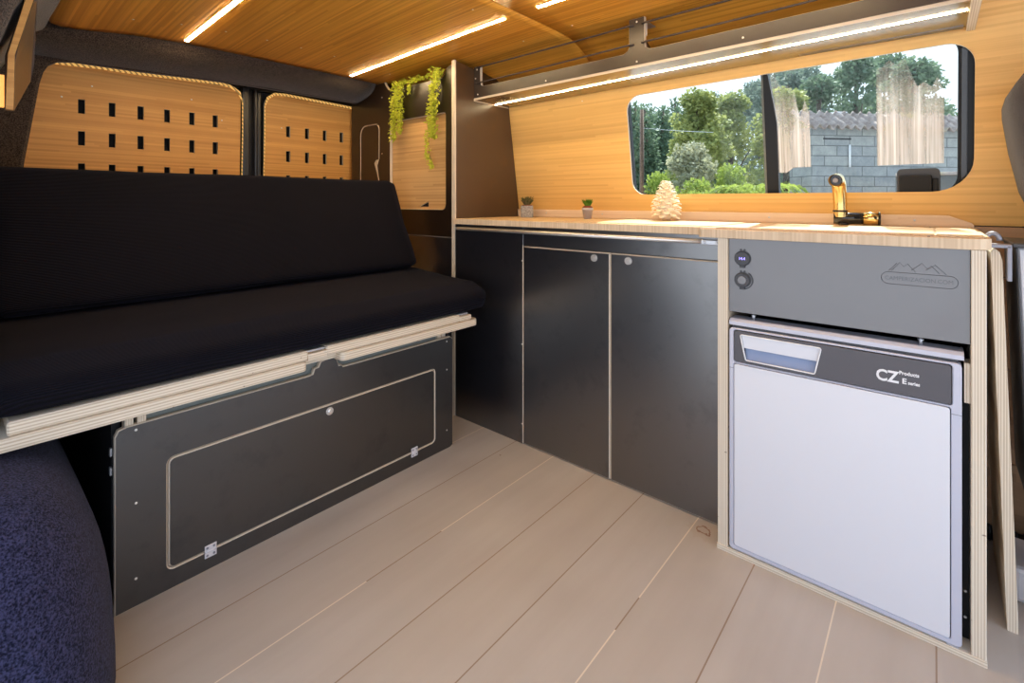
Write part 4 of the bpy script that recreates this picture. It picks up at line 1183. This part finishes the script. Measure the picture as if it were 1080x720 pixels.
def treeline(prof, s):        # height of the wood's skyline over eye level per metre of distance
    for (a, va), (c, vc) in zip(prof, prof[1:]):
        if a <= s <= c: return va+(vc-va)*(s-a)/(c-a)
    return prof[0][1] if s < prof[0][0] else prof[-1][1]
def grove(src, h0, rows, s0, s1, step, prof, label, group):
    r0 = RAD[src.name]
    for r, y in enumerate(rows):
        x = s0*y + (r % 2)*step*.5
        while x < s1*y:
            yy = y+rnd.uniform(-.04, .04)
            if all(math.hypot(x-p, yy-q) > r0+r1+.02 for p, q, r1 in planted):
                h = .86 + treeline(prof, x/yy)*yy*rnd.uniform(.92, 1.02)
                put(src, x, yy, h, h0, label, group)
            x += step
grove(pine, 7.6, [24+2.93*i for i in range(6)], -.60, -.335, 2.92, [(-.60,.235),(-.52,.232),(-.45,.222),(-.36,.21)], 'dark green pine in the dense wood seen through the left pane', 'pines beyond the left pane')
grove(aca, 6.7, [18.6+2.98*i for i in range(3)], -.365, -.19, 2.96, [(-.36,.240),(-.31,.225),(-.27,.235),(-.2,.215)], 'yellow-green rounded acacia rising behind the shrubs in the left pane', 'acacias beyond the left pane')
grove(euc, 9.9, [30.5+3.15*i for i in range(5)], -.335, -.16, 3.15, [(-.34,.245),(-.30,.255),(-.24,.268),(-.16,.265)], 'tall thin blue-green eucalyptus behind the acacias near the window divider', 'eucalyptus trees behind the acacias')
grove(pine2, 8.9, [24+3.15*i for i in range(6)], -.155, -.012, 3.15, [(-.2,.215),(-.15,.245),(-.09,.258),(-.04,.25),(-.0,.225)], 'tall open-branched pine behind the stone shed', 'pines behind the stone shed')
grove(euc, 9.9, [27+3.15*i for i in range(5)], .01, .085, 3.15, [(-.01,.19),(.03,.185),(.07,.165)], 'blue-green tree at the far right behind the shed roof', 'trees right of the shed')
put(bush, -5.22, 13.99, 2.6, 3.0, 'pale flowering bush in the middle of the left pane', None)
for x, y, h in ((-5.5,10.0,1.10),(-4.6,8.5,1.22),(-5.3,11.9,1.62),(-3.85,10.4,1.36),(-3.6,12.1,1.75),(-3.0,8.15,1.03),(-1.85,7.45,1.0),(-7.0,12.2,1.5)):
    put(shr, x, y, h, 1.6, 'bright green shrub in the low row at the bottom of the left pane', 'low shrubs below the left pane')
# fern palm
t = thing('fern_palm', (-2.35,9.40,-.45), 'bright green fronded palm beside the window divider', 'palm')
rnd = random.Random(9)
for i in range(11):
    b = bm_new(); a = i*2*math.pi/11+.3; L = rnd.uniform(.75,.95)
    P = [Vector((L*s*math.cos(a), L*s*math.sin(a), 1.22+.85*s-.75*s*s*s)) + Vector((-2.35,9.40,-.45)) for s in [k/9 for k in range(10)]]
    tube(b, P, [.012]*9+[.004], 5)
    side = Vector((-math.sin(a), math.cos(a), 0))
    for k in range(1, 10):
        for s in (-1, 1):
            l = .24*math.sin(math.pi*(.15+.8*k/10)); c = P[k]; d = (side*s + (P[k]-P[k-1]).normalized()*.6).normalized()
            v = [b.verts.new(c), b.verts.new(c+d*l*.5+Vector((0,0,.03))), b.verts.new(c+d*l-Vector((0,0,.05))), b.verts.new(c+d*l*.5-(P[k]-P[k-1]).normalized()*.05)]
            b.faces.new(v)
    obj('frond', b, M['lf_bright'], t)
b = bm_new(); tube(b, [(-2.35,9.40,-.45),(-2.35,9.40,.80)], [.10,.08], 10); obj('trunk', b, M['bark'], t)
# utility pole with wire
t = thing('street_utility_pole', (-9.05,18.61,-.45), 'brown wooden utility pole at the left edge of the window', 'pole')
b = bm_new(); tube(b, [(-9.05,18.61,-.45),(-9.05,18.61,4.6)], [.10,.075], 10); obj('post', b, M['pole'], t)
b = bm_new(); tube(b, [(-9.05,18.61,3.85),(-6.6,16.6,3.28),(-5.2,15.6,3.0)], .008, 6); obj('wire', b, M['zinc'], t)

# stone shed, set at an angle
EX = Vector((.664,.747,0)); NY = Vector((-.747,.664,0)); O = Vector((-1.81,11.06,-.45))
def S(u, v, n_): return tuple(O + EX*u + NY*n_ + Vector((0,0,v)))
t = thing('stone_shed', tuple(O+EX*2), 'grey stone block shed with an old tiled roof seen through the right pane', 'shed')
b = bm_new()
Ls, Ds, Hs = 3.45, .62, 2.77
prism(b, [(0,0),(Ls,0),(Ls,Hs),(0,Hs)], S, 0, Ds)
uvl = b.loops.layers.uv.new('UVMap')
b.normal_update()
for f in b.faces:
    for lp in f.loops:
        p = lp.vert.co - O
        u = p.dot(EX) if abs(f.normal.dot(NY)) > .5 else p.dot(NY)
        lp[uvl].uv = (u, p.z)
bmesh.ops.recalc_face_normals(b, faces=list(b.faces))
obj('wall', b, M['blocks'], t)
b = bm_new()
prism(b, [(.25,2.52),(.85,2.52),(.85,2.55),(.25,2.55)], S, -.012, .01); obj('lintel_slot', b, M['black'], t)
b = bm_new(); tube(b, [S(.80,1.98,-.03), S(.80,2.42,-.03)], .018, 8); obj('pipe', b, M['lettering'], t, label='thin white pipe on the block wall')
b = bm_new(); nc = 120; rows_ = 4
grid = []
for r in range(rows_*2+1):
    k = r//2; nn = -.16 + (k + (1 if r % 2 else 0))*.125
    if r == rows_*2: nn = -.16+rows_*.125
    zz = Hs-.05+(nn+.16)*.75 + (.0 if r % 2 == 0 else -.035)
    row = []
    for c in range(nc+1):
        u = -.18+(Ls+.36)*c/nc
        ph = math.sin(2*math.pi*u/.19)
        row.append(b.verts.new(S(u, zz+.062*ph*(1 if ph > 0 else .6)+.012*mnoise.noise(Vector((u*5, k*1.7, 0))), nn+.03*mnoise.noise(Vector((u*4, k, 5))))))
    grid.append(row)
for a, c in zip(grid, grid[1:]):
    for i in range(nc): b.faces.new((a[i], a[i+1], c[i+1], c[i])).smooth = True
bmesh.ops.recalc_face_normals(b, faces=list(b.faces))
ro = obj('roof', b, M['tiles'], t)
md = ro.modifiers.new('thickness', 'SOLIDIFY'); md.thickness = .025
b = bm_new(); prism(b, [(.85,3.02),(1.08,3.02),(1.10,3.15),(.83,3.15)], S, .36, .50); obj('ridge_stone', b, M['lettering'], t)
# low wall at the right, bottom of the pane
b = bm_new()
box(b, (-.45,9.6,-.45), (1.6,9.8,1.24)); box(b, (-.45,9.56,1.24), (1.6,9.84,1.29), 1, .01)
obj('low_wall', b, [M['blocks'], M['tiles']], label='low wall with a terracotta coping at the bottom right of the window', cat='low wall')

# ------------------------------------------------------------------ light
wd = bpy.data.worlds.new('sky'); scn.world = wd; wd.use_nodes = True
t = wd.node_tree; t.nodes.clear()
out = t.nodes.new('ShaderNodeOutputWorld'); bg = t.nodes.new('ShaderNodeBackground')
tc = t.nodes.new('ShaderNodeTexCoord'); sp = t.nodes.new('ShaderNodeSeparateXYZ'); t.links.new(tc.outputs['Generated'], sp.inputs[0])
col = ramp(t, sp.outputs['Z'], [(.0, (.86,.94,1.06)), (.18, (.84,.93,1.06)), (.7, (.50,.70,1.06))])
t.links.new(col, bg.inputs[0]); bg.inputs[1].default_value = 2.0
t.links.new(bg.outputs[0], out.inputs[0])
sun = bpy.data.lights.new('sun', 'SUN'); sun.energy = 13; sun.angle = R(.6); sun.color = (1.0,.965,.90)
so = bpy.data.objects.new('sun', sun); COL.objects.link(so)
az = Vector((-.16,.987,0)); el = R(52.5)
dirv = az*math.cos(el) + Vector((0,0,1))*math.sin(el)      # towards the sun
so.rotation_euler = (-dirv).to_track_quat('-Z', 'Y').to_euler()
so.location = (-3, 20, 20)

# ------------------------------------------------------------------ camera
cam = bpy.data.cameras.new('camera'); cam.sensor_width = 36; cam.lens = 36*515/1080; cam.shift_y = (212-360)/1080; cam.clip_start = .02; cam.clip_end = 300
co = bpy.data.objects.new('camera', cam); COL.objects.link(co)
co.location = (0,0,.86); co.rotation_euler = (R(90), 0, R(40.83))
scn.camera = co
vs = scn.view_settings; scn.display_settings.display_device = 'sRGB'
vs.view_transform = 'Standard'; vs.look = 'None'; vs.exposure = 0.0; vs.gamma = 1.0; vs.use_curve_mapping = False
scn.cycles.use_denoising = True
scn.cycles.max_bounces = 12; scn.cycles.diffuse_bounces = 6; scn.cycles.transparent_max_bounces = 16
